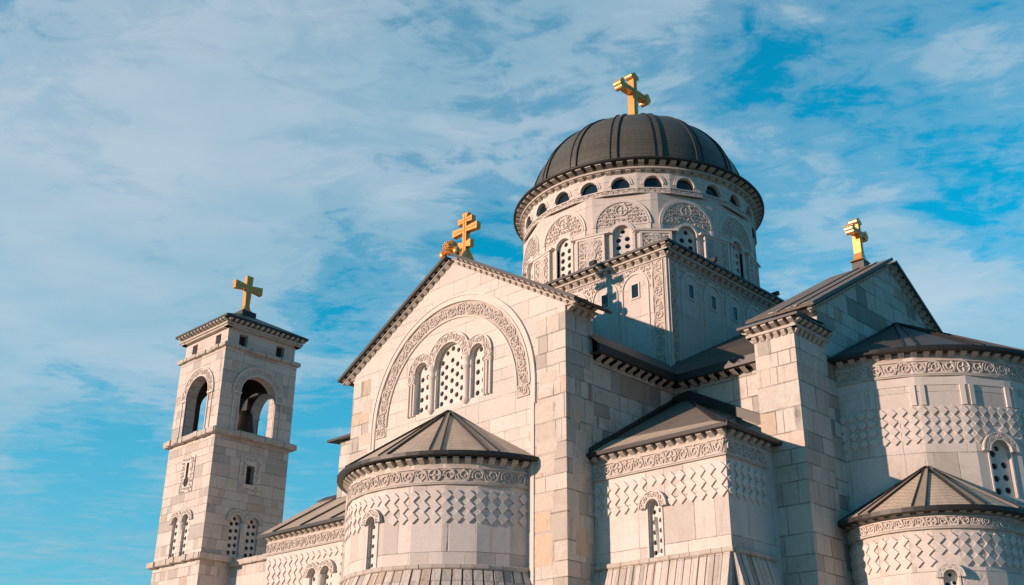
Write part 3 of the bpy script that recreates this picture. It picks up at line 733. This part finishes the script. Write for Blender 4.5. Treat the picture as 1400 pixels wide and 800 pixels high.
# ---------- apses
def apse(cx, cy, ap, fd, fo, a0, a1, apex, zr, wins, rows, z, mats=('apse', 'roof_sunlit', 'strip_pale'), ribs=(), panels=None, detail=True, batter=True, ov=.52):
    """z = dict(bot, sill, zz0, zz1, fr0, fr1, eave). Faceted wall, lozenge band, carved frieze, corbels, conical roof"""
    f = ring(cx, cy, ap, fd, fo); fc = ring(cx, cy, ap); k = f.k; U0, U1 = a0/k, a1/k
    mb = MB(); hw = ap*math.tan(R(fd/2)); wo = []; fr = MB(); rel = MB()
    az = fo+fd*math.ceil((a0-fo)/fd-.5)
    while az <= a1+.1:
        n = (sin(R(az)), -cos(R(az)), 0); g = plane(V((cx, cy, 0))+V(n)*ap, n)
        w_ = [q for q in wins if abs(q[0]-az) < .1]
        holes = []
        if w_:
            _, half, zb, zs, ro = w_[0]; h = arch_pts(0, half, zb, zs); holes = [h]; wo.append((g, h, half, zs, ro, zb))
        mb.plate(g, [(-hw, z['bot']), (hw, z['bot']), (hw, z['eave']), (-hw, z['eave'])], holes, -.45, 0, rim=False)
        az += fd
    wall = mb.build('apse', M[mats[0]], cath)
    for g, h, half, zs, ro, zb in wo:
        wd = make_window(g, h, [-half*.46, half*.46], .36 if half < .4 else .46, half*.30, -.13 if half < .4 else -.12, 'apse_window', [(0, zs+half*.42, half*.26)])
        def more(fr2, r_):
            for s in (-1, 1): a, b = sorted((s*half, s*(half+.06))); fr2.fbox(g, a, b, zb, zs, -.02, .04)
        arch_frame(wd, g, 0, zs, half, ro, zb, .085, 7, None, more)
    # lozenges
    di = MB()
    def skip(u, v):
        a = (u+U0)*k
        for q in wins:
            if abs(a-q[0]) < fd/2+4:
                x = (a-q[0])/k
                if math.hypot(x, v-q[3]) < q[4]+.12 or (v < q[3] and abs(x) < q[1]+.2): return True
        return False
    diamonds(di, lambda u, v, d: f(u+U0, v, d), U1-U0, z['zz0'], z['zz1'], rows, (z['zz1']-z['zz0'])/rows*1.02, 0, .062, skip)
    di.build('lozenge_band', M['stone'], wall)
    # frieze and corbels
    gr = MB(); n_ = int((a1-a0)/5)
    band(gr, fc, U0, U1, z['fr0'], z['fr1'], -.06, .05, n_); gro = gr.build('frieze', M['ground_relief'], wall)
    h = z['fr1']-z['fr0']
    scroll(rel, lambda u, v, d: fc(u+U0, z['fr0']+v, d+.05), U1-U0, h, int(ap*10), .05, .055, border=True, rosette=7)
    rel.build('vine_carving', M['carved'], wall)
    co = MB(); band(co, fc, U0, U1, z['fr0']-.06, z['fr0'], -.05, .11, n_)
    teeth(co, fc, U0, U1, z['eave'], (z['eave']-z['fr1'])*.62, ov*.58, .44, .5); band(co, fc, U0, U1, z['fr1']-.01, z['eave'], -.05, .03, n_)
    co.build('eaves_corbels', M['moulding'], wall)
    # panels between pilaster strips
    if panels:
        pm = MB(); p0, p1 = panels
        band(pm, f, U0, U1, p1, z['fr0']-.062, -.03, .03, n_*2)
        for i in range(-12, 13):
            a = fo+fd*(i+.5)
            if a0 < a < a1:
                for o in (-.17, .17): pm.fbox(f, a/k+o-.09, a/k+o+.09, p0, p1, -.02, .06)
        pm.build('pilaster_strips', M['stone'], wall)
    # roof
    er = ap+ov; rf = MB(); A = V(apex); n2 = int((a1-a0)/6)
    pts = [V((cx+sin(R(a0+(a1-a0)*i/n2))*er, cy-cos(R(a0+(a1-a0)*i/n2))*er, zr)) for i in range(n2+1)]
    for p, q in zip(pts, pts[1:]):
        m1, m2 = p.lerp(A, .5), q.lerp(A, .5)
        rf.poly([p, q, m2, m1], True); rf.poly([m1, m2, A], True)
    ro = rf.build('apse_roof', M[mats[1]], wall)
    e = MB(); fe = ring(cx, cy, er); s0, s1 = a0/fe.k, a1/fe.k
    band(e, fe, s0, s1, zr-.13, zr+.012, -.55, .03, n2); 
    sp = MB()
    for a in ribs:
        p = V((cx+sin(R(a))*er, cy-cos(R(a))*er, zr)); t_ = V((cos(R(a)), sin(R(a)), 0)); ax = A-p; nr = t_.cross(ax).normalized()
        if nr.z < 0: nr = -nr
        q = p+ax*.985
        def st(mb, o0, o1, h0, h1, c=.35):
            mb.hexa([p+t_*o0+nr*h0, p+t_*o1+nr*h0, q+t_*o1*c+nr*h0, q+t_*o0*c+nr*h0], [p+t_*o0+nr*h1, p+t_*o1+nr*h1, q+t_*o1*c+nr*h1, q+t_*o0*c+nr*h1])
        st(sp, -.2, .2, -.05, .03); st(e, -.245, -.2, -.05, .075); st(e, .2, .245, -.05, .075)
    e.build('roof_edge', M['flash'], ro if False else wall)
    if ribs: sp.build('roof_seams', M[mats[2]], wall)
    if batter:
        le = MB(); blocks(le, fc, U0, U1, z['sill']-.17, z['sill'], -.05, .17, .5, .012); le.build('sill_course', M['moulding'], wall)
        ba = MB(); n3 = int((U1-U0)/.36)
        for i in range(n3):
            u = U0+(U1-U0)*i/n3; w2 = (U1-U0)/n3; j = random.uniform(-.02, .02)
            ba.hexa([fc(u+.03, z['sill']-1.9, .85+j), fc(u+w2-.03, z['sill']-1.9, .85+j), fc(u+w2-.03, z['sill']-1.9, .4), fc(u+.03, z['sill']-1.9, .4)],
                    [fc(u+.03, z['sill']-.174, .10+j), fc(u+w2-.03, z['sill']-.174, .10+j), fc(u+w2-.03, z['sill']-.174, -.05), fc(u+.03, z['sill']-.174, -.05)])
        ba.build('battered_plinth', M['batter'], wall)
        lo = MB(); lo.lathe((cx, cy, 0), [(ap+.75, z['sill']-1.9), (ap+.75, 0)], 40, a0, a1, False); lo.build('plinth_wall', M['wall'], wall)
    return wall

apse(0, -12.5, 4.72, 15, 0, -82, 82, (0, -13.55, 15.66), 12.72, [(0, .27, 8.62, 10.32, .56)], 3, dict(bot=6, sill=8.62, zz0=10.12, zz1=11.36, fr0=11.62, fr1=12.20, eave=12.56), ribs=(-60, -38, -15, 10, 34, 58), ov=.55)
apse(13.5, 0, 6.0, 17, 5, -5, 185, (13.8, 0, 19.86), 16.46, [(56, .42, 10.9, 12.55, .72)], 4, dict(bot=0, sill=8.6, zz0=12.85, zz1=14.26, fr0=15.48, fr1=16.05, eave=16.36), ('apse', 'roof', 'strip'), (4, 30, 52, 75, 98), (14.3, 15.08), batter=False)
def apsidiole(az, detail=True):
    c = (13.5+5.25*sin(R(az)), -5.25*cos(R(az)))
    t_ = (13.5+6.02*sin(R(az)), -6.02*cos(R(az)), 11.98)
    return apse(c[0], c[1], 2.98, 15, az, az-125, az+125, t_, 10.0, [(az, .24, 5.9, 7.72, .46)], 3, dict(bot=0, sill=5.9, zz0=8.08, zz1=9.2, fr0=9.38, fr1=9.76, eave=9.92), ('apse', 'roof_sunlit', 'strip_pale'), (az-75, az-45, az-12, az+20, az+50, az+80), batter=False, ov=.5)
apsidiole(30); apsidiole(90)

# ---------- corner blocks between the arms
def wall_trim(f, L, z, parent, wins=(), rows=3, batter=True, seed=1, sp=.30):
    """lozenges, frieze, corbels and plinth along a straight wall whose map starts at u=0"""
    di = MB()
    def skip(u, v):
        for cu, half, zb, zs, ro in wins:
            if math.hypot(u-cu, v-zs) < ro+.12 or (v < zs and abs(u-cu) < half+.2): return True
        return False
    diamonds(di, f, L, z['zz0'], z['zz1'], rows, (z['zz1']-z['zz0'])/rows*1.02, 0, .062, skip); di.build('lozenge_band', M['stone'], parent)
    g = MB(); band(g, f, 0, L, z['fr0'], z['fr1'], -.05, .04); g.build('frieze', M['ground_relief'], parent)
    r = MB(); scroll(r, lambda u, v, d: f(u, z['fr0']+v, d+.04), L, z['fr1']-z['fr0'], seed, .05, .055, True, 5)
    r.build('vine_carving', M['carved'], parent)
    c = MB(); band(c, f, 0, L+.07, z['fr0']-.05, z['fr0'], -.05, .09); band(c, f, 0, L, z['fr1'], z['eave'], -.05, .03)
    teeth(c, f, 0, L+.2, z['eave'], (z['eave']-z['fr1'])*.66, .27, .44, .52); c.build('eaves_corbels', M['moulding'], parent)
    if batter:
        le = MB(); blocks(le, f, 0, L+.12, z['sill']-.17, z['sill'], -.05, .16, .42, .012); le.build('sill_course', M['moulding'], parent)
        ba = MB(); n3 = int(L/sp)
        for i in range(n3):
            u = L*i/n3; w2 = L/n3; j = random.uniform(-.02, .02); s = .02
            ba.hexa([f(u+s, z['sill']-1.9, .55+j), f(u+w2-s, z['sill']-1.9, .55+j), f(u+w2-s, z['sill']-1.9, .2), f(u+s, z['sill']-1.9, .2)],
                    [f(u+s, z['sill']-.174, .09+j), f(u+w2-s, z['sill']-.174, .09+j), f(u+w2-s, z['sill']-.174, -.05), f(u+s, z['sill']-.174, -.05)])
        ba.build('battered_plinth', M['batter'], parent)
ZB = dict(sill=8.66, zz0=10.36, zz1=11.6, fr0=11.84, fr1=12.40, eave=12.68)
BX, BY = 12.50, -12.05
mb = MB(); fS = plane((6.57, BY, 0), (0, -1, 0)); wl = BX-6.57; cu = 2.82
wh = arch_pts(cu, .29, 8.68, 10.42)
mb.plate(fS, [(0, 0), (wl, 0), (wl, 12.7), (0, 12.7)], [wh], -.45, 0, rim=False)
mb.plate(plane((BX, BY, 0), (1, 0, 0)), [(0, 0), (5, 0), (5, 12.7), (0, 12.7)], [], -.45, 0, rim=False)
blk = mb.build('corner_chapel', M['apse'], cath)
wd = make_window(fS, wh, [cu-.14, cu+.14], .36, .088, -.14, 'chapel_window', [(cu, 10.56, .075)])
def more(fr, r_):
    for s in (-1, 1): a, b = sorted((cu+s*.29, cu+s*.36)); fr.fbox(fS, a, b, 8.68, 10.42, -.02, .04)
arch_frame(wd, fS, cu, 10.42, .29, .62, 8.68, .08, 3, None, more)
sa = MB(); sa.hexa([fS(cu-.03, 8.85, -.10), fS(cu+.06, 8.85, -.20), fS(cu+.07, 8.85, -.18), fS(cu-.02, 8.85, -.08)], [fS(cu-.06, 10.1, -.02), fS(cu+.03, 10.1, -.20), fS(cu+.04, 10.1, -.18), fS(cu-.05, 10.1, .0)]); sa.build('open_sash', M['lattice'], wd)
wall_trim(fS, wl, ZB, blk, [(cu, .29, 8.68, 10.42, .62)], 3, True, 4)
wall_trim(plane((BX, BY, 0), (1, 0, 0)), 2.5, ZB, blk, (), 3, True, 5)
rf = MB(); e = MB(); ze = 12.80; o = .42
c0, c1, c2 = V((6.45, BY-o, ze)), V((BX+o, BY-o, ze)), V((BX+o, -8.4, ze)); P = V((7.3, -6.6, 16.25))
a0_, a1_ = V((6.55, BY-o+1.35, ze+.80)), V((BX+o-1.15, BY-o+1.15, ze+.55)); a2_ = V((BX+o-1.3, -7.2, ze+.62))
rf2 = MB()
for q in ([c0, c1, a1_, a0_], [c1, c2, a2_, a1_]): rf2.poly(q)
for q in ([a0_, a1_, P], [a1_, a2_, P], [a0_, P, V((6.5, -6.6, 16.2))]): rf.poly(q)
rf2.build('eaves_skirt_roof', M['roof_sunlit'], blk)
ro = rf.build('chapel_roof', M['roof_mid'], blk)  # upper facets darker than the skirt, partly shade put into the colour
e.hexa([c0-Z*.12, c1-Z*.12, c1+V((-.3, .3, -.12)), c0+V((0, .3, -.12))], [c0+V((0, -.03, .015)), c1+V((.03, -.03, .015)), c1+V((-.3, .3, .0)), c0+V((0, .3, 0))])
e.hexa([c1-Z*.12, c2-Z*.12, c2+V((-.3, 0, -.12)), c1+V((-.3, .3, -.12))], [c1+V((.03, -.03, .016)), c2+V((.03, 0, .016)), c2+V((-.3, 0, .0)), c1+V((-.3, .3, 0))])
# flashing up the walls
for p, q in ((V((6.6, BY-.3, ze+.1)), V((6.6, -6.6, 16.3))), (V((6.6, -6.62, 16.3)), V((7.4, -6.62, 16.45))), (V((7.4, -6.62, 16.45)), V((12.6, -6.62, 13.75)))):
    off = V((.16, 0, 0)) if abs(p.y-q.y) > 1 else V((0, -.16, 0))
    e.hexa([p-Z*.3, q-Z*.3, q+off-Z*.3, p+off-Z*.3], [p+Z*.16, q+Z*.16, q+off+Z*.12, p+off+Z*.12])
hp = (P-a1_); 
for p, q in ((c1, a1_), (a1_, P)):
    t_ = V((.08, .08, 0)); e.hexa([p-t_-Z*.03, p+t_-Z*.03, q+t_-Z*.03, q-t_-Z*.03], [p-t_*.6+Z*.05, p+t_*.6+Z*.05, q+t_*.6+Z*.05, q-t_*.6+Z*.05])
e.build('roof_edge', M['flash'], blk)

# western low wing, left of the gabled front
FY, FX = -12.1, -14.75
mb = MB(); fF = plane((FX, FY, 0), (0, -1, 0)); cF = 4.62
h1, h2 = arch_pts(cF-.52, .36, 8.7, 10.15), arch_pts(cF+.52, .36, 8.7, 10.15)
mb.plate(fF, [(0, 0), (8.15, 0), (8.15, 12.6), (0, 12.6)], [h1, h2], -.45, 0, rim=False)
mb.poly([(FX, FY, 0), (FX, FY, 12.6), (-17.2, -7, 12.6), (-17.2, -7, 0)]); mb.poly([(FX, FY+.003, 12.6), (-17.2, -7, 12.6), (-17.2, -7, 15.5)])
wing = mb.build('west_wing', M['apse'], cath)
rel = MB()
for h, c in ((h1, cF-.52), (h2, cF+.52)):
    wd = make_window(fF, h, [c-.17, c+.17], .38, .10, -.14, 'wing_window', [(c, 10.32, .09)])
    arch_frame(wd, fF, c, 10.15, .36, .66, 8.7, .08+.006*(c > cF), 3)
cm = MB(); p = fF(cF, 0, -.02); cm.lathe((p.x, p.y, 0), [(.19, 8.7), (.16, 8.8), (.16, 9.75), (.22, 9.82), (.18, 9.9), (.28, 10.15), (0, 10.16)], 14); cm.build('window_column', M['stone'], wing)
ZF = dict(sill=8.66, zz0=9.6, zz1=11.35, fr0=11.60, fr1=12.16, eave=12.42)
wall_trim(fF, 8.15, ZF, wing, [(cF-.52, .36, 8.7, 10.15, .66), (cF+.52, .36, 8.7, 10.15, .66)], 4, True, 6)
rf = MB(); e = MB()
q = [V((-15.15, FY-.42, 12.56)), V((-6.6, FY-.42, 12.56)), V((-6.6, -6.9, 15.75)), V((-17.5, -6.9, 15.75))]
slab(rf, [tuple(v) for v in q], .1); rf.build('wing_roof', M['roof_sunlit'], wing)
e.hexa([q[0]+V((-.02, -.03, -.13)), q[1]+V((0, -.03, -.13)), q[1]+V((0, -.002, -.13)), q[0]+V((-.02, -.002, -.13))], [q[0]+V((-.02, -.03, .02)), q[1]+V((0, -.03, .02)), q[1]+V((0, -.002, .02)), q[0]+V((-.02, -.002, .02))])
for a, b in (((-8.0, 13.1), (-9.2, 14.6)),):
    pass
for x0, x1 in ((-13.9, -15.6), (-11.6, -12.9), (-9.2, -10.0)):      # seams and ridge flashing
    p, r_ = V((x0, FY-.42, 12.57)), V((x1, -6.95, 15.76)); e.hexa([p, p+V((.1, 0, 0)), r_+V((.1, 0, 0)), r_], [p+Z*.07, p+V((.1, 0, .07)), r_+V((.1, 0, .07)), r_+Z*.07])
e.hexa([q[3]+V((0, -.5, -.27)), q[2]+V((0, -.5, -.27)), q[2]+V((0, .1, .06)), q[3]+V((0, .1, .06))], [q[3]+V((0, -.5, -.20)), q[2]+V((0, -.5, -.20)), q[2]+V((0, .1, .14)), q[3]+V((0, .1, .14))])
e.build('roof_edge', M['flash'], wing)
mb = MB(); mb.box(-20.86, -14.9, -10.4, -7.4, 0, 11.9); lk = mb.build('link_wall', M['tower'], cath)
mb = MB(); blocks(mb, plane((-20.86, -10.4, 0), (0, -1, 0)), 0, 5.9, 11.9, 12.2, -3, .2, .5, .03); mb.build('link_coping', M['moulding'], lk)

# far side: plain chapels closing the plan
mb = MB(); mb.box(6.5, 12.2, 6.5, 11.9, 0, 12.7); mb.box(-14.7, -6.5, 6.5, 11.9, 0, 12.7); bk_ = mb.build('far_chapels', M['wall'], cath)
rf = MB(); slab(rf, [(6.4, 12.4, 12.75), (12.6, 12.4, 12.75), (12.6, 6.4, 15.6), (6.4, 6.4, 15.6)], .1); slab(rf, [(-15.1, 12.4, 12.75), (-6.4, 12.4, 12.75), (-6.4, 6.4, 15.6), (-15.1, 6.4, 15.6)], .1); rf.build('far_chapel_roofs', M['roof'], bk_)
gable_front('north', (0, 13.6, 0), (0, 1, 0), 6.6, 22.5, 22.95, 7.25, 1.6)
gable_front('west', (-14.3, 0, 0), (-1, 0, 0), 6.6, 22.5, 22.95, 7.25, 1.6)

# ---------- crosses
def trap(mb, f, p, q, w0, w1, t):
    """bar from p to q in the cross's plane, flaring from w0 to w1, thickness t"""
    d = V((q[0]-p[0], q[1]-p[1])).normalized(); n = V((-d.y, d.x))
    L_ = [(p[0]+n.x*w0/2, p[1]+n.y*w0/2), (q[0]+n.x*w1/2, q[1]+n.y*w1/2), (q[0]-n.x*w1/2, q[1]-n.y*w1/2), (p[0]-n.x*w0/2, p[1]-n.y*w0/2)]
    mb.hexa([f(u, v, -t/2) for u, v in L_], [f(u, v, t/2) for u, v in L_])
def rims(mb, f, outl, t): 
    for s in (-1, 1):
        g = (lambda u, v, d: f(u, v, t/2+d)) if s > 0 else (lambda u, v, d: f(u, v, -t/2-d))
        mb.ribbon(g, outl, .035, .025)
def foot(mb, f, w0, w1, v0, v1, t0, t1):
    mb.hexa([f(-w0, v0, -t0), f(w0, v0, -t0), f(w0, v0, t0), f(-w0, v0, t0)], [f(-w1, v1, -t1), f(w1, v1, -t1), f(w1, v1, t1), f(-w1, v1, t1)])
def trefoil_cross(name, o, n, H, arm, wd, t, za, label, par, lobes=True, flare=1.0, base=.35):
    f = plane(o, n); mb = MB()
    foot(mb, f, base, wd*.8, 0, H*.09, base*.8, t*.58); foot(mb, f, wd*.8, wd*.52, H*.09, H*.22, t*.58, t*.5)
    trap(mb, f, (0, H*.1), (0, H-.02), wd*1.1, wd*.86*flare, t)
    for s in (-1, 1): trap(mb, f, (s*wd*.3, za), (s*(arm-.02), za), wd, wd*flare, t-.012)
    if lobes:
        for (u, v, ax) in ((0, H-wd*.5, (1, 0)), (arm-wd*.5, za, (0, 1)), (-arm+wd*.5, za, (0, 1))):
            for s in (-1, 1, 0):
                cu, cv = u+ax[0]*s*wd*.55, v+ax[1]*s*wd*.55
                if s == 0: cu += (u > .1)*wd*.22-(u < -.1)*wd*.22; cv += (abs(u) < .1)*wd*.22
                c = circ(cu, cv, wd*(.50 if s else .62), 20); e_ = .012+.005*s; mb.plate(f, c, [], -t/2-e_, t/2+e_, True)
    rims(mb, f, [(0, H*.2), (0, H-.1)], t); rims(mb, f, [(-arm+.1, za), (arm-.1, za)], t)
    ob = mb.build(name, M['gold'], par); ob['label'] = label
    return ob
trefoil_cross('gilded_cross', (0, 0, 35.5), (1, 0, 0), 3.85, 1.32, .34, .46, 2.68, 'large gilded cross with lobed arm ends on top of the dome', cath)
trefoil_cross('gilded_cross', (12.55, 0, 23.2), (1, 0, 0), 2.15, .70, .24, .36, 1.50, 'small gilded cross with rounded arm ends on the right gable', cath, True, 1.0, .40)
mb = MB(); mb.box(12.26, 12.84, -.26, .26, 22.6, 23.2); mb.build('cross_plinth', M['flash'], cath)
f = plane((0, -12.87, 22.85), (0, -1, 0)); mb = MB()
foot(mb, f, .34, .16, 0, .55, .26, .12); trap(mb, f, (0, .4), (0, 2.38), .22, .24, .26)
trap(mb, f, (0, 2.2), (0, 2.42), .24, .40, .25)
for s in (-1, 1):
    trap(mb, f, (s*.05, 1.58), (s*.80, 1.58), .24, .36, .248); trap(mb, f, (s*.05, 2.06), (s*.46, 2.06), .20, .30, .246); trap(mb, f, (s*.05, .82), (s*.40, .82), .22, .40, .244)
for L_ in ([(0, .5), (0, 2.3)], [(-.7, 1.58), (.7, 1.58)], [(-.4, 2.06), (.4, 2.06)]): rims(mb, f, L_, .26)
ob = mb.build('gilded_cross', M['gold'], cath, 'gilded double barred cross on the sunlit gable')
# gilded leaf finial at the gable tip
mb = MB(); c = V((.0, -13.75, 22.9))
mb.lathe((c.x, c.y, c.z), [(.0, .0), (.22, .02), (.30, .2), (.33, .36), (.26, .55), (.12, .66), (0, .68)], 14)
mb.lathe((c.x-.42, c.y-.1, c.z-.12), [(0, -.1), (.14, -.02), (.19, .14), (.15, .32), (.05, .42), (0, .43)], 12)
mb.lathe((c.x+.40, c.y-.05, c.z-.10), [(0, -.1), (.14, -.02), (.18, .12), (.15, .25), (.05, .34), (0, .35)], 12)
for k in range(8):
    a = k*.8; mb.ribbon(frame(c+V((0, -.31, .3)), (1, 0, 0), Z, (0, -1, 0)), [(cos(a)*.05, sin(a)*.05), (cos(a)*.14, sin(a)*.14), (cos(a+.4)*.22, sin(a+.4)*.22)], .06, .06)
mb.build('gilded_finial', M['gold'], cath, 'gilded leaf finial on the tip of the sunlit gable')

# ================================================================== bell tower
TX0, TX1, TY0, TY1 = -25.85, -20.88, -12.25, -7.25
TCX, TCY, TH = (TX0+TX1)/2, (TY0+TY1)/2, (TX1-TX0)/2
tow = thing('bell_tower', 'square pale stone bell tower with open arched belfry and gilded cross, left of the cathedral', 'tower', (TCX, TCY, 0))
SIDES = [((0, -1, 0), (TCX, TY0), 'L'), ((1, 0, 0), (TX1, TCY), 'R'), ((0, 1, 0), (TCX, TY1), 'B'), ((-1, 0, 0), (TX0, TCY), 'W')]
def side(s, off=0.0): n = V(s[0]); return plane(V((s[1][0], s[1][1], 0))+n*off, n)
mb = MB(); top = MB(); lin = MB(); co = [MB() for _ in range(4)]; pend = []; arches = []
for s in SIDES:
    f = side(s); hw = TH if s[2] in 'LB' else (TY1-TY0)/2
    # lower shaft with twin windows
    tw = [arch_pts(c, .37, 12.52, 14.45) for c in (-.56, .56)]
    slot = [(-.26, 16.62), (.26, 16.62), (.26, 17.72), (-.26, 17.72)] if s[2] != 'L' else [(-.14, 17.0), (-.24, 16.92), (-.28, 16.75), (-.22, 16.55), (-.08, 16.45), (.08, 16.45), (.22, 16.55), (.28, 16.75), (.24, 16.92), (.14, 17.0), (.14, 17.85), (-.14, 17.85)]
    mb.plate(f, [(-hw, 0), (hw, 0), (hw, 19.3), (-hw, 19.3)], tw+[slot], -.40, 0, rim=False)
    for h, c in zip(tw, (-.56, .56)): pend.append(('win', f, h, c))
    pend.append(('slot', f, slot, 0))
    # belfry stage
    zb0, zb1 = 19.3, 24.5; op = arch_pts(0, 1.2, 19.62, 21.85, 20)
    mb.plate(f, [(-hw, zb0), (hw, zb0), (hw, zb1), (-hw, zb1)], [op], -.62, 0, rim=False)
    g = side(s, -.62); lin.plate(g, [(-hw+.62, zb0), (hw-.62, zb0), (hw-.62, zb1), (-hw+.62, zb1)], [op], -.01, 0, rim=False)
    fr = MB(); rel = MB(); arches.append((fr, rel))
    fr.arc(f, 0, 21.85, 1.2, 1.76, -.05, .035, n=30); fr.arc(f, 0, 21.85, 1.2, 1.27, 0, .09, n=30); fr.arc(f, 0, 21.85, 1.68, 1.76, 0, .085, n=30)
    scroll(rel, polar(lambda u, v, d, f=f: f(u, v, d+.035), 0, 21.85, 1.26, 1.47), pi*1.47, .42, 17, .05, .05, border=False)
    for q in (-1, 1):
        a, b = sorted((q*1.2, q*1.27)); fr.fbox(f, a, b, 19.6, 21.85, -.04, .06); a, b = sorted((q*1.6, q*1.66)); fr.fbox(f, a, b, 19.6, 21.85, -.04, .05)
        fr.fbox(f, q*1.45-.3, q*1.45+.3, 21.75, 21.85, -.04, .10)
    # top stage, a hand narrower, with two square openings
    g = side(s, -.14); sq = [[(c-.29, 24.72), (c+.29, 24.72), (c+.29, 25.42), (c-.29, 25.42)] for c in (-1.3, 1.3)]
    top.plate(g, [(-hw+.14, 24.4), (hw-.14, 24.4), (hw-.14, 25.66), (-hw+.14, 25.66)], sq, -.35, 0, rim=False)
    for h in sq: pend.append(('sq', g, h, 0))
    # courses
    blocks(co[0], f, -hw-.26, hw+.26, 12.14, 12.46, -.3, .30, .42, .045); blocks(co[1], f, -hw-.28, hw+.28, 19.14, 19.46, -.3, .32, .42, .05); blocks(co[2], f, -hw-.16, hw+.16, 24.38, 24.60, -.3, .19, .36, .05)
    band(co[3], f, -hw-.14, hw+.14, 25.62, 25.74, -.3, .10); band(co[3], f, -hw-.2, hw+.2, 25.74, 25.86, -.3, .18); teeth(co[3], f, -hw-.2, hw+.2, 26.06, .20, .40, .36)
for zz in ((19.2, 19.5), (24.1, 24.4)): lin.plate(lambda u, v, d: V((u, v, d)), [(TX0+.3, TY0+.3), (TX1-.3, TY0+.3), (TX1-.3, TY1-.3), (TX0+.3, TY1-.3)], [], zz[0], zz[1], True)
sh = mb.build('tower_shaft', M['tower'], tow); top.build('top_stage', M['drumwall'], tow); lin.build('belfry_shade_lining', M['lining'], tow)
for fr, rel in arches: ob = fr.build('belfry_arch', M['stone'], tow); rel.build('vine_carving', M['carved'], ob)
for c_ in co[:3]: c_.build('string_course', M['moulding'], tow)
co[3].build('cornice', M['moulding'], tow)
for k, f, h, c in pend:
    if k == 'win':
        wd = make_window(f, h, [c-.17, c+.17], .40, .12, -.15, 'twin_window', [(c, 14.62, .11)], tow)
        arch_frame(wd, f, c, 14.45, .37, .66, 12.5, .012+.006*(c > 0), 8)
    else:
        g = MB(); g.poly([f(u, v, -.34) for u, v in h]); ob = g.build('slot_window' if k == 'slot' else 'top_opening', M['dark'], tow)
        if k == 'slot':
            fr = MB(); rel = MB(); fr.plate(f, [(-.70, 16.1), (.70, 16.1), (.70, 18.2), (-.70, 18.2)], [h], -.03, .05)
            foliage(rel, lambda u, v, d, f=f: f(u, v, d+.05), lambda u, v: (abs(u) > .32 or v > 17.9 or v < 16.4) and abs(u) < .66 and 16.14 < v < 18.16, -.66, .66, 16.15, 18.15, .19, 5, .05, .045)
            fr.build('frame', M['stone'], ob); rel.build('vine_carving', M['carved'], ob)
for s in SIDES[:2]:
    f = side(s); p = f(0, 0, -.10); cm = MB()
    cm.lathe((p.x, p.y, 0), [(.16, 12.47), (.13, 12.56), (.12, 13.75), (.17, 13.82), (.14, 13.9), (.24, 14.2), (.26, 14.42), (0, 14.43)], 14); cm.build('window_column', M['stone'], tow)
rf = MB(); oh = .40
ze, zp = 26.08, 27.72
cs = [V((TX0-oh, TY0-oh, ze)), V((TX1+oh, TY0-oh, ze)), V((TX1+oh, TY1+oh, ze)), V((TX0-oh, TY1+oh, ze))]; ap_ = V((TCX, TCY, zp))
for a, b in zip(cs, cs[1:]+cs[:1]): rf.poly([a+Z*.14, b+Z*.14, ap_+Z*.1]); rf.poly([a, b, b+Z*.14, a+Z*.14])
rf.poly(cs[::-1]); rr = rf.build('tower_roof', M['flash'], tow)
mb = MB(); mb.box(TCX-.5, TCX+.5, TCY-.5, TCY+.5, 27.3, 27.86); mb.build('cross_plinth', M['flash'], tow)
trefoil_cross('gilded_cross', (TCX, TCY, 27.86), (1, 0, 0), 2.5, 1.0, .28, .34, 1.72, 'gilded cross with flared arms on the bell tower roof', tow, False, 1.9, .46)
# bell
bell = thing('bell', 'dark bronze bell hanging in the open belfry of the tower', 'bell', (TCX, TCY, 19.9))
b = MB(); b.lathe((TCX+.45, TCY+.5, 19.75), [(.92, 0), (.95, .08), (.84, .22), (.70, .55), (.60, 1.0), (.54, 1.4), (.46, 1.62), (.28, 1.74), (.0, 1.78)], 28); b.lathe((TCX+.45, TCY+.5, 19.75), [(.92, 0), (.80, .1), (.6, .8), (0, 1.4)], 28); b.build('bell_body', M['bronze'], bell)
b = MB(); b.box(TCX+.1, TCX+.8, TCY+.38, TCY+.62, 21.5, 22.2); b.box(TCX-1.85, TCX+1.85, TCY+.43, TCY+.57, 22.25, 22.4); b.build('yoke', M['iron'], bell)
b = MB(); b.lathe((TCX+.45, TCY+.5, 19.6), [(0, 0), (.12, .05), (.12, .2), (.03, .3), (.03, 1.3), (0, 1.3)], 10); b.build('clapper', M['iron'], bell)
